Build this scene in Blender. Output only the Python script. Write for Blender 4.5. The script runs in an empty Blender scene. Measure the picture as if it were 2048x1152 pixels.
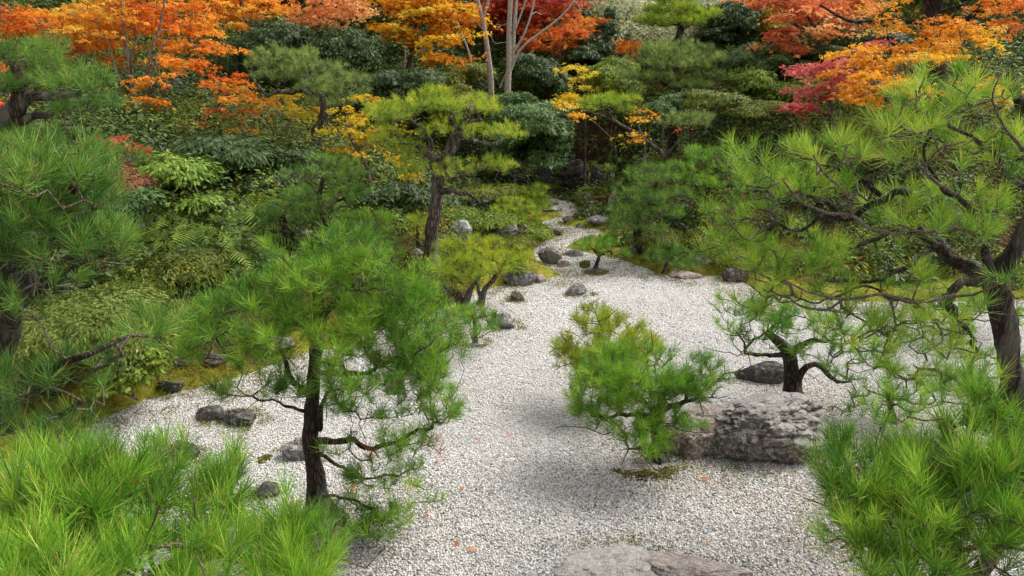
import bpy, math
import numpy as np
from mathutils import Vector

# ------------------------------------------------------------------ camera, world, sun, exposure
SC = bpy.context.scene
COL = SC.collection
F_PX, PITCH, CAM_H = 1500.0, math.radians(16.0), 2.8
cam_d = bpy.data.cameras.new('camera')
cam = bpy.data.objects.new('camera', cam_d); COL.objects.link(cam)
cam.location = (0, 0, CAM_H)
cam.rotation_euler = (math.radians(90) - PITCH, 0, 0)
cam_d.sensor_width = 36; cam_d.sensor_fit = 'HORIZONTAL'
cam_d.lens = 36 * F_PX / 2048
cam_d.clip_start = 0.05; cam_d.clip_end = 1000
SC.camera = cam

SUN_EL, SUN_AZ = math.radians(52), math.radians(62)      # azimuth from +Y (view direction) towards +X
w = bpy.data.worlds.new('World'); SC.world = w; w.use_nodes = True
nt = w.node_tree; bg = nt.nodes['Background']
sky = nt.nodes.new('ShaderNodeTexSky'); sky.sky_type = 'NISHITA'; sky.sun_disc = False
sky.sun_elevation = SUN_EL; sky.sun_rotation = SUN_AZ
sky.air_density = 1.0; sky.dust_density = 4.0; sky.ozone_density = 1.0
hs = nt.nodes.new('ShaderNodeHueSaturation'); hs.inputs['Saturation'].default_value = 0.18
nt.links.new(sky.outputs[0], hs.inputs['Color']); nt.links.new(hs.outputs[0], bg.inputs['Color'])
bg.inputs['Strength'].default_value = 0.15
sd = bpy.data.lights.new('sun', 'SUN'); sd.energy = 1.4; sd.angle = math.radians(26)
sd.color = (1.0, 0.97, 0.93)
so = bpy.data.objects.new('sun', sd); COL.objects.link(so)
sv = Vector((math.sin(SUN_AZ)*math.cos(SUN_EL), math.cos(SUN_AZ)*math.cos(SUN_EL), math.sin(SUN_EL)))
so.rotation_euler = sv.to_track_quat('Z', 'Y').to_euler()
SC.view_settings.view_transform = 'Standard'; SC.view_settings.look = 'None'
SC.view_settings.exposure = 1.0; SC.view_settings.gamma = 1.0
SC.cycles.max_bounces = 7; SC.cycles.diffuse_bounces = 4; SC.cycles.glossy_bounces = 2
SC.cycles.transmission_bounces = 4; SC.cycles.use_denoising = True
SC.cycles.caustics_reflective = False; SC.cycles.caustics_refractive = False
SC.cycles.use_adaptive_sampling = True

# ------------------------------------------------------------------ maths helpers
R = np.random.default_rng(7)
cP, sP = math.cos(PITCH), math.sin(PITCH)

def ray(px, py):
    a = (px - 1024) / F_PX; b = (576 - py) / F_PX
    return np.array([a, cP + b * sP, -sP + b * cP])
def at(px, py, Y):
    """world point seen in direction (px, py) at forward distance Y"""
    r = ray(px, py); t = Y / r[1]
    return np.array([0, 0, CAM_H]) + r * t
def mpp(px, py, Y):
    return (Y / ray(px, py)[1]) / F_PX
def g0(px, py):
    r = ray(px, py); t = CAM_H / -r[2]
    return (r[0] * t, r[1] * t)

def unit(v):
    return v / np.maximum(np.linalg.norm(v, axis=-1, keepdims=True), 1e-9)

def _hash(ix, iy, iz, seed):
    n = (ix.astype(np.int64) * 374761393 + iy.astype(np.int64) * 668265263 + iz.astype(np.int64) * 2147483647 + seed * 144665) & 0xffffffff
    n = ((n ^ (n >> 13)) * 1274126177) & 0xffffffff
    n = (n ^ (n >> 16)) & 0xffffffff
    return n / 4294967295.0
def vnoise(p, seed=0):
    i = np.floor(p).astype(np.int64); f = p - i; f = f * f * (3 - 2 * f)
    r = 0
    for dx in (0, 1):
        for dy in (0, 1):
            for dz in (0, 1):
                h = _hash(i[..., 0] + dx, i[..., 1] + dy, i[..., 2] + dz, seed)
                r = r + h * (f[..., 0] if dx else 1 - f[..., 0]) * (f[..., 1] if dy else 1 - f[..., 1]) * (f[..., 2] if dz else 1 - f[..., 2])
    return r * 2 - 1
def fbm(p, octv=4, seed=0):
    a, s, r = 1.0, 0.0, 0
    for k in range(octv):
        r = r + a * vnoise(p * (2 ** k), seed + k * 17); s += a; a *= 0.5
    return r / s

# ------------------------------------------------------------------ mesh building
def new_mesh(name, V, T=None, Q=None, mat=None, fr=None, smooth=False):
    me = bpy.data.meshes.new(name)
    V = np.asarray(V, dtype=np.float32)
    T = np.zeros((0, 3), np.int32) if T is None else np.asarray(T, np.int32)
    Q = np.zeros((0, 4), np.int32) if Q is None else np.asarray(Q, np.int32)
    nT, nQ = len(T), len(Q)
    me.vertices.add(len(V)); me.vertices.foreach_set('co', V.ravel())
    me.loops.add(nT * 3 + nQ * 4)
    me.loops.foreach_set('vertex_index', np.concatenate([T.ravel(), Q.ravel()]).astype(np.int32))
    me.polygons.add(nT + nQ)
    ls = np.concatenate([np.arange(nT) * 3, nT * 3 + np.arange(nQ) * 4]).astype(np.int32)
    me.polygons.foreach_set('loop_start', ls)
    try:
        me.polygons.foreach_set('loop_total', np.concatenate([np.full(nT, 3), np.full(nQ, 4)]).astype(np.int32))
    except Exception: pass
    if fr is not None:
        at_ = me.attributes.new('rnd', 'FLOAT', 'FACE')
        at_.data.foreach_set('value', np.asarray(fr, np.float32))
    if smooth: me.polygons.foreach_set('use_smooth', np.ones(nT + nQ, bool))
    me.update(calc_edges=True)
    if mat: me.materials.append(mat)
    return me

def link(name, me, parent=None, loc=None):
    o = bpy.data.objects.new(name, me); COL.objects.link(o)
    if parent is not None: o.parent = parent
    if loc is not None: o.location = [float(c) for c in loc]
    return o
def tag(o, label, cat=None, group=None, kind=None):
    o['label'] = label
    if cat: o['category'] = cat
    if group: o['group'] = group
    if kind: o['kind'] = kind
    return o
def root(name, loc, label, cat, group=None):
    o = bpy.data.objects.new(name, None); COL.objects.link(o)
    o.empty_display_size = 0.2; o.location = [float(c) for c in loc]
    return tag(o, label, cat, group)

# ------------------------------------------------------------------ materials
def mat_base(name):
    m = bpy.data.materials.new(name); m.use_nodes = True
    n = m.node_tree; b = n.nodes['Principled BSDF']
    return m, n, b
def ramp(n, stops, interp='LINEAR'):
    r = n.nodes.new('ShaderNodeValToRGB'); e = r.color_ramp; e.interpolation = interp
    while len(e.elements) > 1: e.elements.remove(e.elements[-1])
    e.elements[0].position = stops[0][0]; e.elements[0].color = (*stops[0][1], 1)
    for p, c in stops[1:]:
        x = e.elements.new(p); x.color = (*c, 1)
    return r
def leaf_mat(name, stops, trans=0.34, rough=0.6, spec=0.15):
    m, n, b = mat_base(name)
    a = n.nodes.new('ShaderNodeAttribute'); a.attribute_name = 'rnd'; a.attribute_type = 'GEOMETRY'
    r = ramp(n, stops); n.links.new(a.outputs['Fac'], r.inputs[0])
    n.links.new(r.outputs[0], b.inputs['Base Color'])
    b.inputs['Roughness'].default_value = rough
    b.inputs['Specular IOR Level'].default_value = spec
    t = n.nodes.new('ShaderNodeBsdfTranslucent'); n.links.new(r.outputs[0], t.inputs['Color'])
    mx = n.nodes.new('ShaderNodeMixShader'); mx.inputs[0].default_value = trans
    n.links.new(b.outputs[0], mx.inputs[1]); n.links.new(t.outputs[0], mx.inputs[2])
    n.links.new(mx.outputs[0], n.nodes['Material Output'].inputs['Surface'])
    return m
def tex_noise(n, scale, detail=6, rough=0.6, coord=None, dist=0.0):
    t = n.nodes.new('ShaderNodeTexNoise'); t.inputs['Scale'].default_value = scale
    t.inputs['Detail'].default_value = detail; t.inputs['Roughness'].default_value = rough
    t.inputs['Distortion'].default_value = dist
    if coord is not None: n.links.new(coord, t.inputs['Vector'])
    return t
def mixc(n, fac, a, b):
    x = n.nodes.new('ShaderNodeMix'); x.data_type = 'RGBA'
    for s, v in ((0, fac), (6, a), (7, b)):
        if hasattr(v, 'links') or isinstance(v, bpy.types.NodeSocket): n.links.new(v, x.inputs[s])
        else: x.inputs[s].default_value = v if s == 0 else (*v, 1)
    return x.outputs[2]
def bump(n, b, height, strength, dist, prev=None):
    k = n.nodes.new('ShaderNodeBump'); k.inputs['Strength'].default_value = strength; k.inputs['Distance'].default_value = dist
    n.links.new(height, k.inputs['Height'])
    if prev is not None: n.links.new(prev, k.inputs['Normal'])
    n.links.new(k.outputs[0], b.inputs['Normal'])
    return k.outputs[0]
def geo_pos(n, scl=(1, 1, 1)):
    g = n.nodes.new('ShaderNodeTexCoord'); mp = n.nodes.new('ShaderNodeMapping')
    mp.inputs['Scale'].default_value = scl
    n.links.new(g.outputs['Object'], mp.inputs['Vector'])
    return mp.outputs[0]

def bark_mat(name, dark, mid, light, lichen=0.0, scale=1.0, zs=0.25):
    m, n, b = mat_base(name)
    c = geo_pos(n, (1, 1, zs))
    v = n.nodes.new('ShaderNodeTexVoronoi'); v.feature = 'DISTANCE_TO_EDGE'; v.inputs['Scale'].default_value = 45 * scale
    wob = tex_noise(n, 18 * scale, 4, 0.6, c)
    vm = n.nodes.new('ShaderNodeVectorMath'); vm.operation = 'MULTIPLY_ADD'; vm.inputs[1].default_value = (0.03, 0.03, 0.03)
    n.links.new(wob.outputs['Color'], vm.inputs[0]); n.links.new(c, vm.inputs[2]); n.links.new(vm.outputs[0], v.inputs['Vector'])
    r = ramp(n, [(0.0, dark), (0.12, mid), (0.5, light)]); n.links.new(v.outputs['Distance'], r.inputs[0])
    big = tex_noise(n, 9, 5, 0.65)
    n.links.new(c, big.inputs['Vector'])
    lr = ramp(n, [(0.50, (0, 0, 0)), (0.62, (1, 1, 1))]); n.links.new(big.outputs['Fac'], lr.inputs[0])
    sc_ = n.nodes.new('ShaderNodeMath'); sc_.operation = 'MULTIPLY'; sc_.inputs[1].default_value = lichen
    n.links.new(lr.outputs[0], sc_.inputs[0])
    rn = tex_noise(n, 22, 4, 0.7, c); rr_ = ramp(n, [(0.45, (1, 1, 1)), (0.62, (1.5, 1.12, .85))]); n.links.new(rn.outputs['Fac'], rr_.inputs[0])
    mm = n.nodes.new('ShaderNodeMix'); mm.data_type = 'RGBA'; mm.blend_type = 'MULTIPLY'; mm.inputs[0].default_value = 1; n.links.new(r.outputs[0], mm.inputs[6]); n.links.new(rr_.outputs[0], mm.inputs[7])
    col = mixc(n, sc_.outputs[0], mm.outputs[2], (0.32, 0.33, 0.28))
    n.links.new(col, b.inputs['Base Color']); b.inputs['Roughness'].default_value = 0.9
    b.inputs['Specular IOR Level'].default_value = 0.15
    bump(n, b, v.outputs['Distance'], 0.9, 0.02)
    return m

def rock_mat(name, base, alt, pale, dark, moss=0.0, palebias=0.5, scl=1.0, top=0.0):
    m, n, b = mat_base(name); c = geo_pos(n)
    n1 = tex_noise(n, 4 * scl, 8, 0.68, c, 0.6); n2 = tex_noise(n, 11 * scl, 8, 0.7, c, 0.3); n3 = tex_noise(n, 38 * scl, 5, 0.75, c)
    n4 = tex_noise(n, 2.3 * scl, 6, 0.7, c, 1.0)
    r1 = ramp(n, [(0.38, base), (0.6, alt)]); n.links.new(n1.outputs['Fac'], r1.inputs[0])
    f2 = ramp(n, [(palebias, (0, 0, 0)), (palebias + 0.08, (1, 1, 1))]); n.links.new(n2.outputs['Fac'], f2.inputs[0])
    c2 = mixc(n, f2.outputs[0], r1.outputs[0], pale)
    f3 = ramp(n, [(0.30, (1, 1, 1)), (0.43, (0, 0, 0))]); n.links.new(n4.outputs['Fac'], f3.inputs[0])
    c3 = mixc(n, f3.outputs[0], c2, dark)
    f4 = ramp(n, [(0.34, (0.35, 0.35, 0.35)), (0.62, (1.25, 1.25, 1.25))]); n.links.new(n3.outputs['Fac'], f4.inputs[0])
    mm = n.nodes.new('ShaderNodeMix'); mm.data_type = 'RGBA'; mm.blend_type = 'MULTIPLY'; mm.inputs[0].default_value = 0.8
    n.links.new(c3, mm.inputs[6]); n.links.new(f4.outputs[0], mm.inputs[7]); out = mm.outputs[2]
    if top > 0:  # upward faces painted paler: lit top put in with the lichen tone
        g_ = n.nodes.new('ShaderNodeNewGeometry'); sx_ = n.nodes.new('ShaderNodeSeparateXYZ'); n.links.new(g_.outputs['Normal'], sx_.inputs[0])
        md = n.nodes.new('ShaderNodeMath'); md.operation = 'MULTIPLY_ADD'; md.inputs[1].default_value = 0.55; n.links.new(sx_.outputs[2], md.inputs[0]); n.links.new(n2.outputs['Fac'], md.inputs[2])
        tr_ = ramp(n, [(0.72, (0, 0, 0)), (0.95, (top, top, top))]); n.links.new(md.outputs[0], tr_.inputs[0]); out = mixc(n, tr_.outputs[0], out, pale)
    if moss > 0:
        g = n.nodes.new('ShaderNodeNewGeometry'); sx = n.nodes.new('ShaderNodeSeparateXYZ'); n.links.new(g.outputs['Normal'], sx.inputs[0])
        ad = n.nodes.new('ShaderNodeMath'); ad.operation = 'MULTIPLY'; n.links.new(sx.outputs[2], ad.inputs[0]); n.links.new(n1.outputs['Fac'], ad.inputs[1])
        mr = ramp(n, [(0.62 - 0.5 * moss, (0, 0, 0)), (0.70 - 0.5 * moss, (1, 1, 1))]); n.links.new(ad.outputs[0], mr.inputs[0])
        mc = ramp(n, [(0.3, (0.05, 0.06, 0.008)), (0.7, (0.20, 0.19, 0.015))]); n.links.new(n3.outputs['Fac'], mc.inputs[0])
        out = mixc(n, mr.outputs[0], out, mc.outputs[0])
    n.links.new(out, b.inputs['Base Color']); b.inputs['Roughness'].default_value = 0.85
    b.inputs['Specular IOR Level'].default_value = 0.2
    vc = n.nodes.new('ShaderNodeTexVoronoi'); vc.feature = 'DISTANCE_TO_EDGE'; vc.inputs['Scale'].default_value = 3.2 * scl
    vm = n.nodes.new('ShaderNodeVectorMath'); vm.operation = 'MULTIPLY_ADD'; vm.inputs[1].default_value = (.35, .35, .35); n.links.new(n1.outputs['Color'], vm.inputs[0]); n.links.new(c, vm.inputs[2]); n.links.new(vm.outputs[0], vc.inputs['Vector'])
    ck = ramp(n, [(0.0, (0, 0, 0)), (0.018, (1, 1, 1))]); n.links.new(vc.outputs['Distance'], ck.inputs[0])
    cc = mixc(n, ck.outputs[0], (0.03, 0.025, 0.02), out); n.links.new(cc, b.inputs['Base Color'])
    p = bump(n, b, ck.outputs[0], 0.8, 0.02); p = bump(n, b, n2.outputs['Fac'], 0.6, 0.03, p); bump(n, b, n3.outputs['Fac'], 0.9, 0.015, p)
    return m

M = {}
M['pine'] = leaf_mat('pine_needles', [(0, (0.021, 0.062, 0.010)), (0.25, (0.063, 0.175, 0.016)), (0.5, (0.160, 0.355, 0.026)), (0.75, (0.321, 0.534, 0.048)), (0.90, (0.506, 0.617, 0.080)), (0.955, (0.545, 0.473, 0.096)), (0.975, (0.467, 0.268, 0.064)), (1, (0.331, 0.154, 0.048))], 0.28, 0.5, 0.3)
M['pine_cool'] = leaf_mat('pine_needles_cool', [(0, (0.020, 0.059, 0.014)), (0.3, (0.066, 0.162, 0.024)), (0.6, (0.156, 0.313, 0.038)), (0.85, (0.302, 0.454, 0.068)), (0.94, (0.464, 0.486, 0.102)), (0.97, (0.444, 0.281, 0.068)), (1, (0.343, 0.151, 0.043))], 0.28, 0.5, 0.3)
M['pine_lime'] = leaf_mat('pine_needles_lime', [(0, (0.075, 0.148, 0.015)), (0.25, (0.176, 0.309, 0.025)), (0.55, (0.351, 0.481, 0.038)), (0.85, (0.602, 0.617, 0.067)), (0.94, (0.728, 0.543, 0.086)), (1, (0.627, 0.296, 0.058))], 0.42)
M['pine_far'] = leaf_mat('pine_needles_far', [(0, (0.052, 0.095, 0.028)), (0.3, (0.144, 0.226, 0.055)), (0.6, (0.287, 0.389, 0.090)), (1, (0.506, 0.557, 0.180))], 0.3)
M['pine_yellow'] = leaf_mat('pine_needles_yellow', [(0, (0.092, 0.161, 0.014)), (0.3, (0.218, 0.333, 0.022)), (0.65, (0.402, 0.494, 0.037)), (0.88, (0.621, 0.575, 0.055)), (0.94, (0.690, 0.437, 0.055)), (1, (0.598, 0.276, 0.046))], 0.42)
M['pine_mix'] = leaf_mat('pine_needles_mixed', [(0, (0.024, 0.073, 0.013)), (0.22, (0.084, 0.217, 0.022)), (0.45, (0.216, 0.402, 0.034)), (0.7, (0.414, 0.566, 0.053)), (0.9, (0.611, 0.649, 0.098)), (0.96, (0.572, 0.391, 0.075)), (1, (0.394, 0.175, 0.045))], 0.28, 0.5, 0.3)
M['needles_dead'] = leaf_mat('dead_needles', [(0, (0.30, 0.09, 0.03)), (1, (0.50, 0.24, 0.10))])
M['mp_orange'] = leaf_mat('maple_orange', [(0, (0.520, 0.099, 0.018)), (0.3, (0.720, 0.187, 0.022)), (0.6, (0.820, 0.296, 0.027)), (0.85, (0.840, 0.414, 0.041)), (1, (0.800, 0.493, 0.063))], 0.42)
M['mp_gold'] = leaf_mat('maple_gold', [(0, (0.550, 0.176, 0.013)), (0.4, (0.800, 0.341, 0.018)), (0.75, (0.850, 0.495, 0.028)), (1, (0.720, 0.572, 0.044))], 0.4)
M['mp_yellow'] = leaf_mat('maple_yellow', [(0, (0.28, 0.24, 0.015)), (0.4, (0.58, 0.40, 0.02)), (0.75, (0.78, 0.50, 0.025)), (1, (0.70, 0.62, 0.06))], 0.4)
M['mp_red'] = leaf_mat('maple_red', [(0, (0.280, 0.022, 0.015)), (0.4, (0.520, 0.060, 0.030)), (0.75, (0.700, 0.165, 0.060)), (1, (0.800, 0.405, 0.100))], 0.42)
M['mp_salmon'] = leaf_mat('maple_salmon', [(0, (0.550, 0.123, 0.050)), (0.35, (0.760, 0.246, 0.080)), (0.7, (0.850, 0.370, 0.120)), (1, (0.850, 0.560, 0.220))], 0.42)
M['mp_pink'] = leaf_mat('maple_pink', [(0, (0.38, 0.045, 0.05)), (0.4, (0.60, 0.10, 0.10)), (0.8, (0.74, 0.19, 0.17)), (1, (0.82, 0.36, 0.26))], 0.42)
M['lf_dark'] = leaf_mat('leaf_dark', [(0, (0.015, 0.029, 0.010)), (0.5, (0.043, 0.078, 0.019)), (0.85, (0.090, 0.140, 0.030)), (1, (0.180, 0.192, 0.048))], 0.22, 0.5, 0.2)
M['lf_blue'] = leaf_mat('leaf_bluegreen', [(0, (0.033, 0.072, 0.019)), (0.5, (0.081, 0.149, 0.038)), (0.9, (0.162, 0.243, 0.068)), (1, (0.237, 0.297, 0.105))], 0.25, 0.55, 0.18)
M['lf_mid'] = leaf_mat('leaf_mid', [(0, (0.053, 0.089, 0.013)), (0.5, (0.150, 0.221, 0.025)), (0.85, (0.289, 0.347, 0.045)), (0.97, (0.439, 0.315, 0.045)), (1, (0.485, 0.147, 0.036))], 0.3)
M['lf_bright'] = leaf_mat('leaf_bright', [(0, (0.05, 0.10, 0.014)), (0.4, (0.14, 0.24, 0.028)), (0.8, (0.30, 0.40, 0.06)), (0.95, (0.45, 0.46, 0.09)), (1, (0.55, 0.36, 0.08))], 0.3)
M['cone'] = leaf_mat('cone_scales', [(0, (0.03, 0.018, 0.012)), (1, (0.14, 0.075, 0.045))], 0.0, 0.8, 0.1)
M['lf_olive'] = leaf_mat('leaf_olive', [(0, (0.047, 0.065, 0.011)), (0.5, (0.147, 0.178, 0.022)), (0.85, (0.294, 0.292, 0.036)), (0.96, (0.357, 0.184, 0.027)), (1, (0.473, 0.108, 0.027))], 0.28)
M['lf_pale'] = leaf_mat('leaf_pale', [(0, (0.055, 0.085, 0.014)), (0.5, (0.145, 0.195, 0.032)), (0.85, (0.270, 0.290, 0.072)), (1, (0.460, 0.380, 0.176))], 0.28)
M['lf_rust'] = leaf_mat('leaf_rust', [(0, (0.10, 0.035, 0.02)), (0.5, (0.25, 0.09, 0.045)), (1, (0.40, 0.20, 0.09))], 0.28)
M['lf_haze'] = leaf_mat('leaf_painted_haze', [(0, (0.30, 0.36, 0.20)), (0.5, (0.50, 0.52, 0.30)), (0.85, (0.68, 0.58, 0.36)), (1, (0.75, 0.45, 0.28))], 0.4)  # pale far leaves: haze and distant sunlight painted into the colour
M['bark'] = bark_mat('pine_bark', (0.012, 0.010, 0.009), (0.055, 0.042, 0.034), (0.135, 0.108, 0.090), 0.35)
M['bark_dark'] = bark_mat('pine_bark_dark', (0.008, 0.007, 0.006), (0.028, 0.022, 0.019), (0.075, 0.060, 0.050), 0.2)
M['bark_pink'] = bark_mat('red_pine_bark', (0.022, 0.018, 0.016), (0.085, 0.068, 0.060), (0.20, 0.168, 0.15), 0.5, 0.6)
M['twig'] = bark_mat('twig_bark', (0.05, 0.038, 0.030), (0.13, 0.105, 0.085), (0.26, 0.22, 0.19), 0.3, 2.0)
M['bark_white'] = bark_mat('pale_smooth_bark', (0.20, 0.19, 0.17), (0.36, 0.34, 0.31), (0.48, 0.46, 0.42), 0.3, 0.35, 1.5)
M['bark_brown'] = bark_mat('maple_bark', (0.035, 0.028, 0.024), (0.10, 0.082, 0.068), (0.19, 0.16, 0.135), 0.3, 0.5)
M['bark_maple'] = bark_mat('grey_maple_bark', (0.07, 0.06, 0.052), (0.17, 0.15, 0.13), (0.30, 0.27, 0.24), 0.3, 0.5)
M['rk_grey'] = rock_mat('rock_grey', (0.13, 0.12, 0.105), (0.24, 0.225, 0.20), (0.40, 0.385, 0.36), (0.035, 0.03, 0.028), 0.0, 0.50, 2.0)
M['rk_white'] = rock_mat('rock_white', (0.26, 0.25, 0.23), (0.38, 0.36, 0.34), (0.55, 0.54, 0.52), (0.07, 0.065, 0.06), 0.0, 0.46, 2.0)
M['rk_dark'] = rock_mat('rock_dark', (0.075, 0.066, 0.06), (0.15, 0.135, 0.12), (0.30, 0.28, 0.26), (0.025, 0.022, 0.02), 0.0, 0.54, 2.0)
M['rk_moss'] = rock_mat('rock_mossy', (0.08, 0.075, 0.06), (0.16, 0.15, 0.13), (0.26, 0.25, 0.22), (0.02, 0.02, 0.018), 0.5, 0.56, 2.0)
M['rk_mossy'] = rock_mat('rock_moss_covered', (0.06, 0.06, 0.04), (0.11, 0.11, 0.08), (0.20, 0.2, 0.17), (0.015, 0.015, 0.012), 0.9, 0.6, 2.0)
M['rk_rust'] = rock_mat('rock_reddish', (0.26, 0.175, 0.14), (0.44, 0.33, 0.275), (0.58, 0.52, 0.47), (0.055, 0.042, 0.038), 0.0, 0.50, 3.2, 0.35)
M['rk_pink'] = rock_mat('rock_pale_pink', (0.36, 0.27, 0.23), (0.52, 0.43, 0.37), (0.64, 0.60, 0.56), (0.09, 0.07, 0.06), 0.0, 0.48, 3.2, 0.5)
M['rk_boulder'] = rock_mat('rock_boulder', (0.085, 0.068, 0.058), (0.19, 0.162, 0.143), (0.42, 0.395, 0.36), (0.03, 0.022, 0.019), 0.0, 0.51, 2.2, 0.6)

def gravel_sheet_mat():
    m, n, b = mat_base('gravel_bed'); c = geo_pos(n)
    v = n.nodes.new('ShaderNodeTexVoronoi'); v.inputs['Scale'].default_value = 70; n.links.new(c, v.inputs['Vector'])
    s = n.nodes.new('ShaderNodeSeparateColor'); n.links.new(v.outputs['Color'], s.inputs[0])
    r = ramp(n, [(0, (0.30, 0.28, 0.26)), (0.25, (0.48, 0.46, 0.43)), (0.7, (0.58, 0.56, 0.53)), (1, (0.70, 0.69, 0.67))]); n.links.new(s.outputs[0], r.inputs[0])
    d = ramp(n, [(0.3, (1, 1, 1)), (0.7, (0.6, 0.58, 0.55))]); n.links.new(v.outputs['Distance'], d.inputs[0])
    mm = n.nodes.new('ShaderNodeMix'); mm.data_type = 'RGBA'; mm.blend_type = 'MULTIPLY'; mm.inputs[0].default_value = 1
    n.links.new(r.outputs[0], mm.inputs[6]); n.links.new(d.outputs[0], mm.inputs[7])
    big = tex_noise(n, 0.9, 5, 0.6, c); br = ramp(n, [(0.35, (0.82, 0.80, 0.76)), (0.6, (1, 1, 1))]); n.links.new(big.outputs['Fac'], br.inputs[0])
    m2 = n.nodes.new('ShaderNodeMix'); m2.data_type = 'RGBA'; m2.blend_type = 'MULTIPLY'; m2.inputs[0].default_value = 1
    n.links.new(mm.outputs[2], m2.inputs[6]); n.links.new(br.outputs[0], m2.inputs[7])
    n.links.new(m2.outputs[2], b.inputs['Base Color']); b.inputs['Roughness'].default_value = 0.9; b.inputs['Specular IOR Level'].default_value = 0.2
    inv = n.nodes.new('ShaderNodeMath'); inv.operation = 'SUBTRACT'; inv.inputs[0].default_value = 1; n.links.new(v.outputs['Distance'], inv.inputs[1])
    bump(n, b, inv.outputs[0], 0.8, 0.012)
    return m
def stone_mat():
    m, n, b = mat_base('gravel_stones')
    a = n.nodes.new('ShaderNodeAttribute'); a.attribute_name = 'rnd'
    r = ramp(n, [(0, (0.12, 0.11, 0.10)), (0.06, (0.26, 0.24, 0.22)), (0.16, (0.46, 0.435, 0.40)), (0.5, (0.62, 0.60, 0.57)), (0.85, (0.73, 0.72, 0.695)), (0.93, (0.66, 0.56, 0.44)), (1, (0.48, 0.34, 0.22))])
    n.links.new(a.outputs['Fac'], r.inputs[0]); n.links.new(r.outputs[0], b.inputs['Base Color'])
    b.inputs['Roughness'].default_value = 0.8; b.inputs['Specular IOR Level'].default_value = 0.3
    return m
def ground_mat():
    m, n, b = mat_base('mossy_soil'); c = geo_pos(n)
    n1 = tex_noise(n, 1.3, 7, 0.66, c, 0.5); n2 = tex_noise(n, 9, 7, 0.7, c); n3 = tex_noise(n, 70, 4, 0.75, c)
    soil = ramp(n, [(0.3, (0.022, 0.015, 0.010)), (0.7, (0.11, 0.072, 0.042))]); n.links.new(n2.outputs['Fac'], soil.inputs[0])
    moss = ramp(n, [(0.3, (0.08, 0.085, 0.012)), (0.5, (0.24, 0.24, 0.024)), (0.7, (0.40, 0.35, 0.06))]); n.links.new(n2.outputs['Fac'], moss.inputs[0])
    a = n.nodes.new('ShaderNodeAttribute'); a.attribute_name = 'moss'
    sm = n.nodes.new('ShaderNodeMath'); sm.operation = 'ADD'; n.links.new(a.outputs['Fac'], sm.inputs[0]); n.links.new(n1.outputs['Fac'], sm.inputs[1])
    f = ramp(n, [(0.86, (0, 0, 0)), (0.98, (1, 1, 1))])
    hf = n.nodes.new('ShaderNodeMath'); hf.operation = 'ADD'; hf.inputs[1].default_value = 0.0
    n.links.new(sm.outputs[0], hf.inputs[0]); n.links.new(hf.outputs[0], f.inputs[0])
    col = mixc(n, f.outputs[0], soil.outputs[0], moss.outputs[0])
    g = ramp(n, [(0.3, (0.45, 0.45, 0.45)), (0.65, (1.2, 1.2, 1.2))]); n.links.new(n3.outputs['Fac'], g.inputs[0])
    mm = n.nodes.new('ShaderNodeMix'); mm.data_type = 'RGBA'; mm.blend_type = 'MULTIPLY'; mm.inputs[0].default_value = 0.8
    n.links.new(col, mm.inputs[6]); n.links.new(g.outputs[0], mm.inputs[7])
    n.links.new(mm.outputs[2], b.inputs['Base Color']); b.inputs['Roughness'].default_value = 0.95; b.inputs['Specular IOR Level'].default_value = 0.1
    p = bump(n, b, n2.outputs['Fac'], 0.8, 0.05); bump(n, b, n3.outputs['Fac'], 0.9, 0.02, p)
    return m
M['gravel'] = gravel_sheet_mat(); M['stone'] = stone_mat(); M['ground'] = ground_mat()

# ------------------------------------------------------------------ terrain
GP = [(-7.5, -2.5), (-6.5, 3.2)] + [g0(*p) for p in (
    (60, 930), (170, 862), (290, 803), (420, 772), (480, 758), (545, 735), (600, 712), (700, 688), (760, 660), (835, 632), (905, 616),
    (930, 600), (960, 582), (1005, 572), (1090, 560), (1128, 549), (1100, 536), (1078, 520), (1072, 500), (1086, 487), (1112, 477),
    (1142, 468), (1110, 462), (1090, 453), (1086, 446), (1104, 439), (1132, 434), (1146, 428), (1155, 430), (1140, 438), (1118, 444),
    (1124, 450), (1152, 456), (1192, 460), (1202, 467), (1182, 478), (1135, 487), (1124, 496), (1150, 502), (1200, 512), (1242, 522),
    (1290, 538), (1312, 549), (1370, 557), (1440, 553), (1485, 566), (1520, 592), (1600, 602), (1740, 606), (1900, 604), (2300, 600))] + [(12, 4), (12, -2.5)]
GP = np.array(GP)
VALLEY = np.array([g0(1146, 428), g0(1128, 412), (1.0, 17.2), (1.6, 18.6), (1.9, 19.6)])

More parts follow.
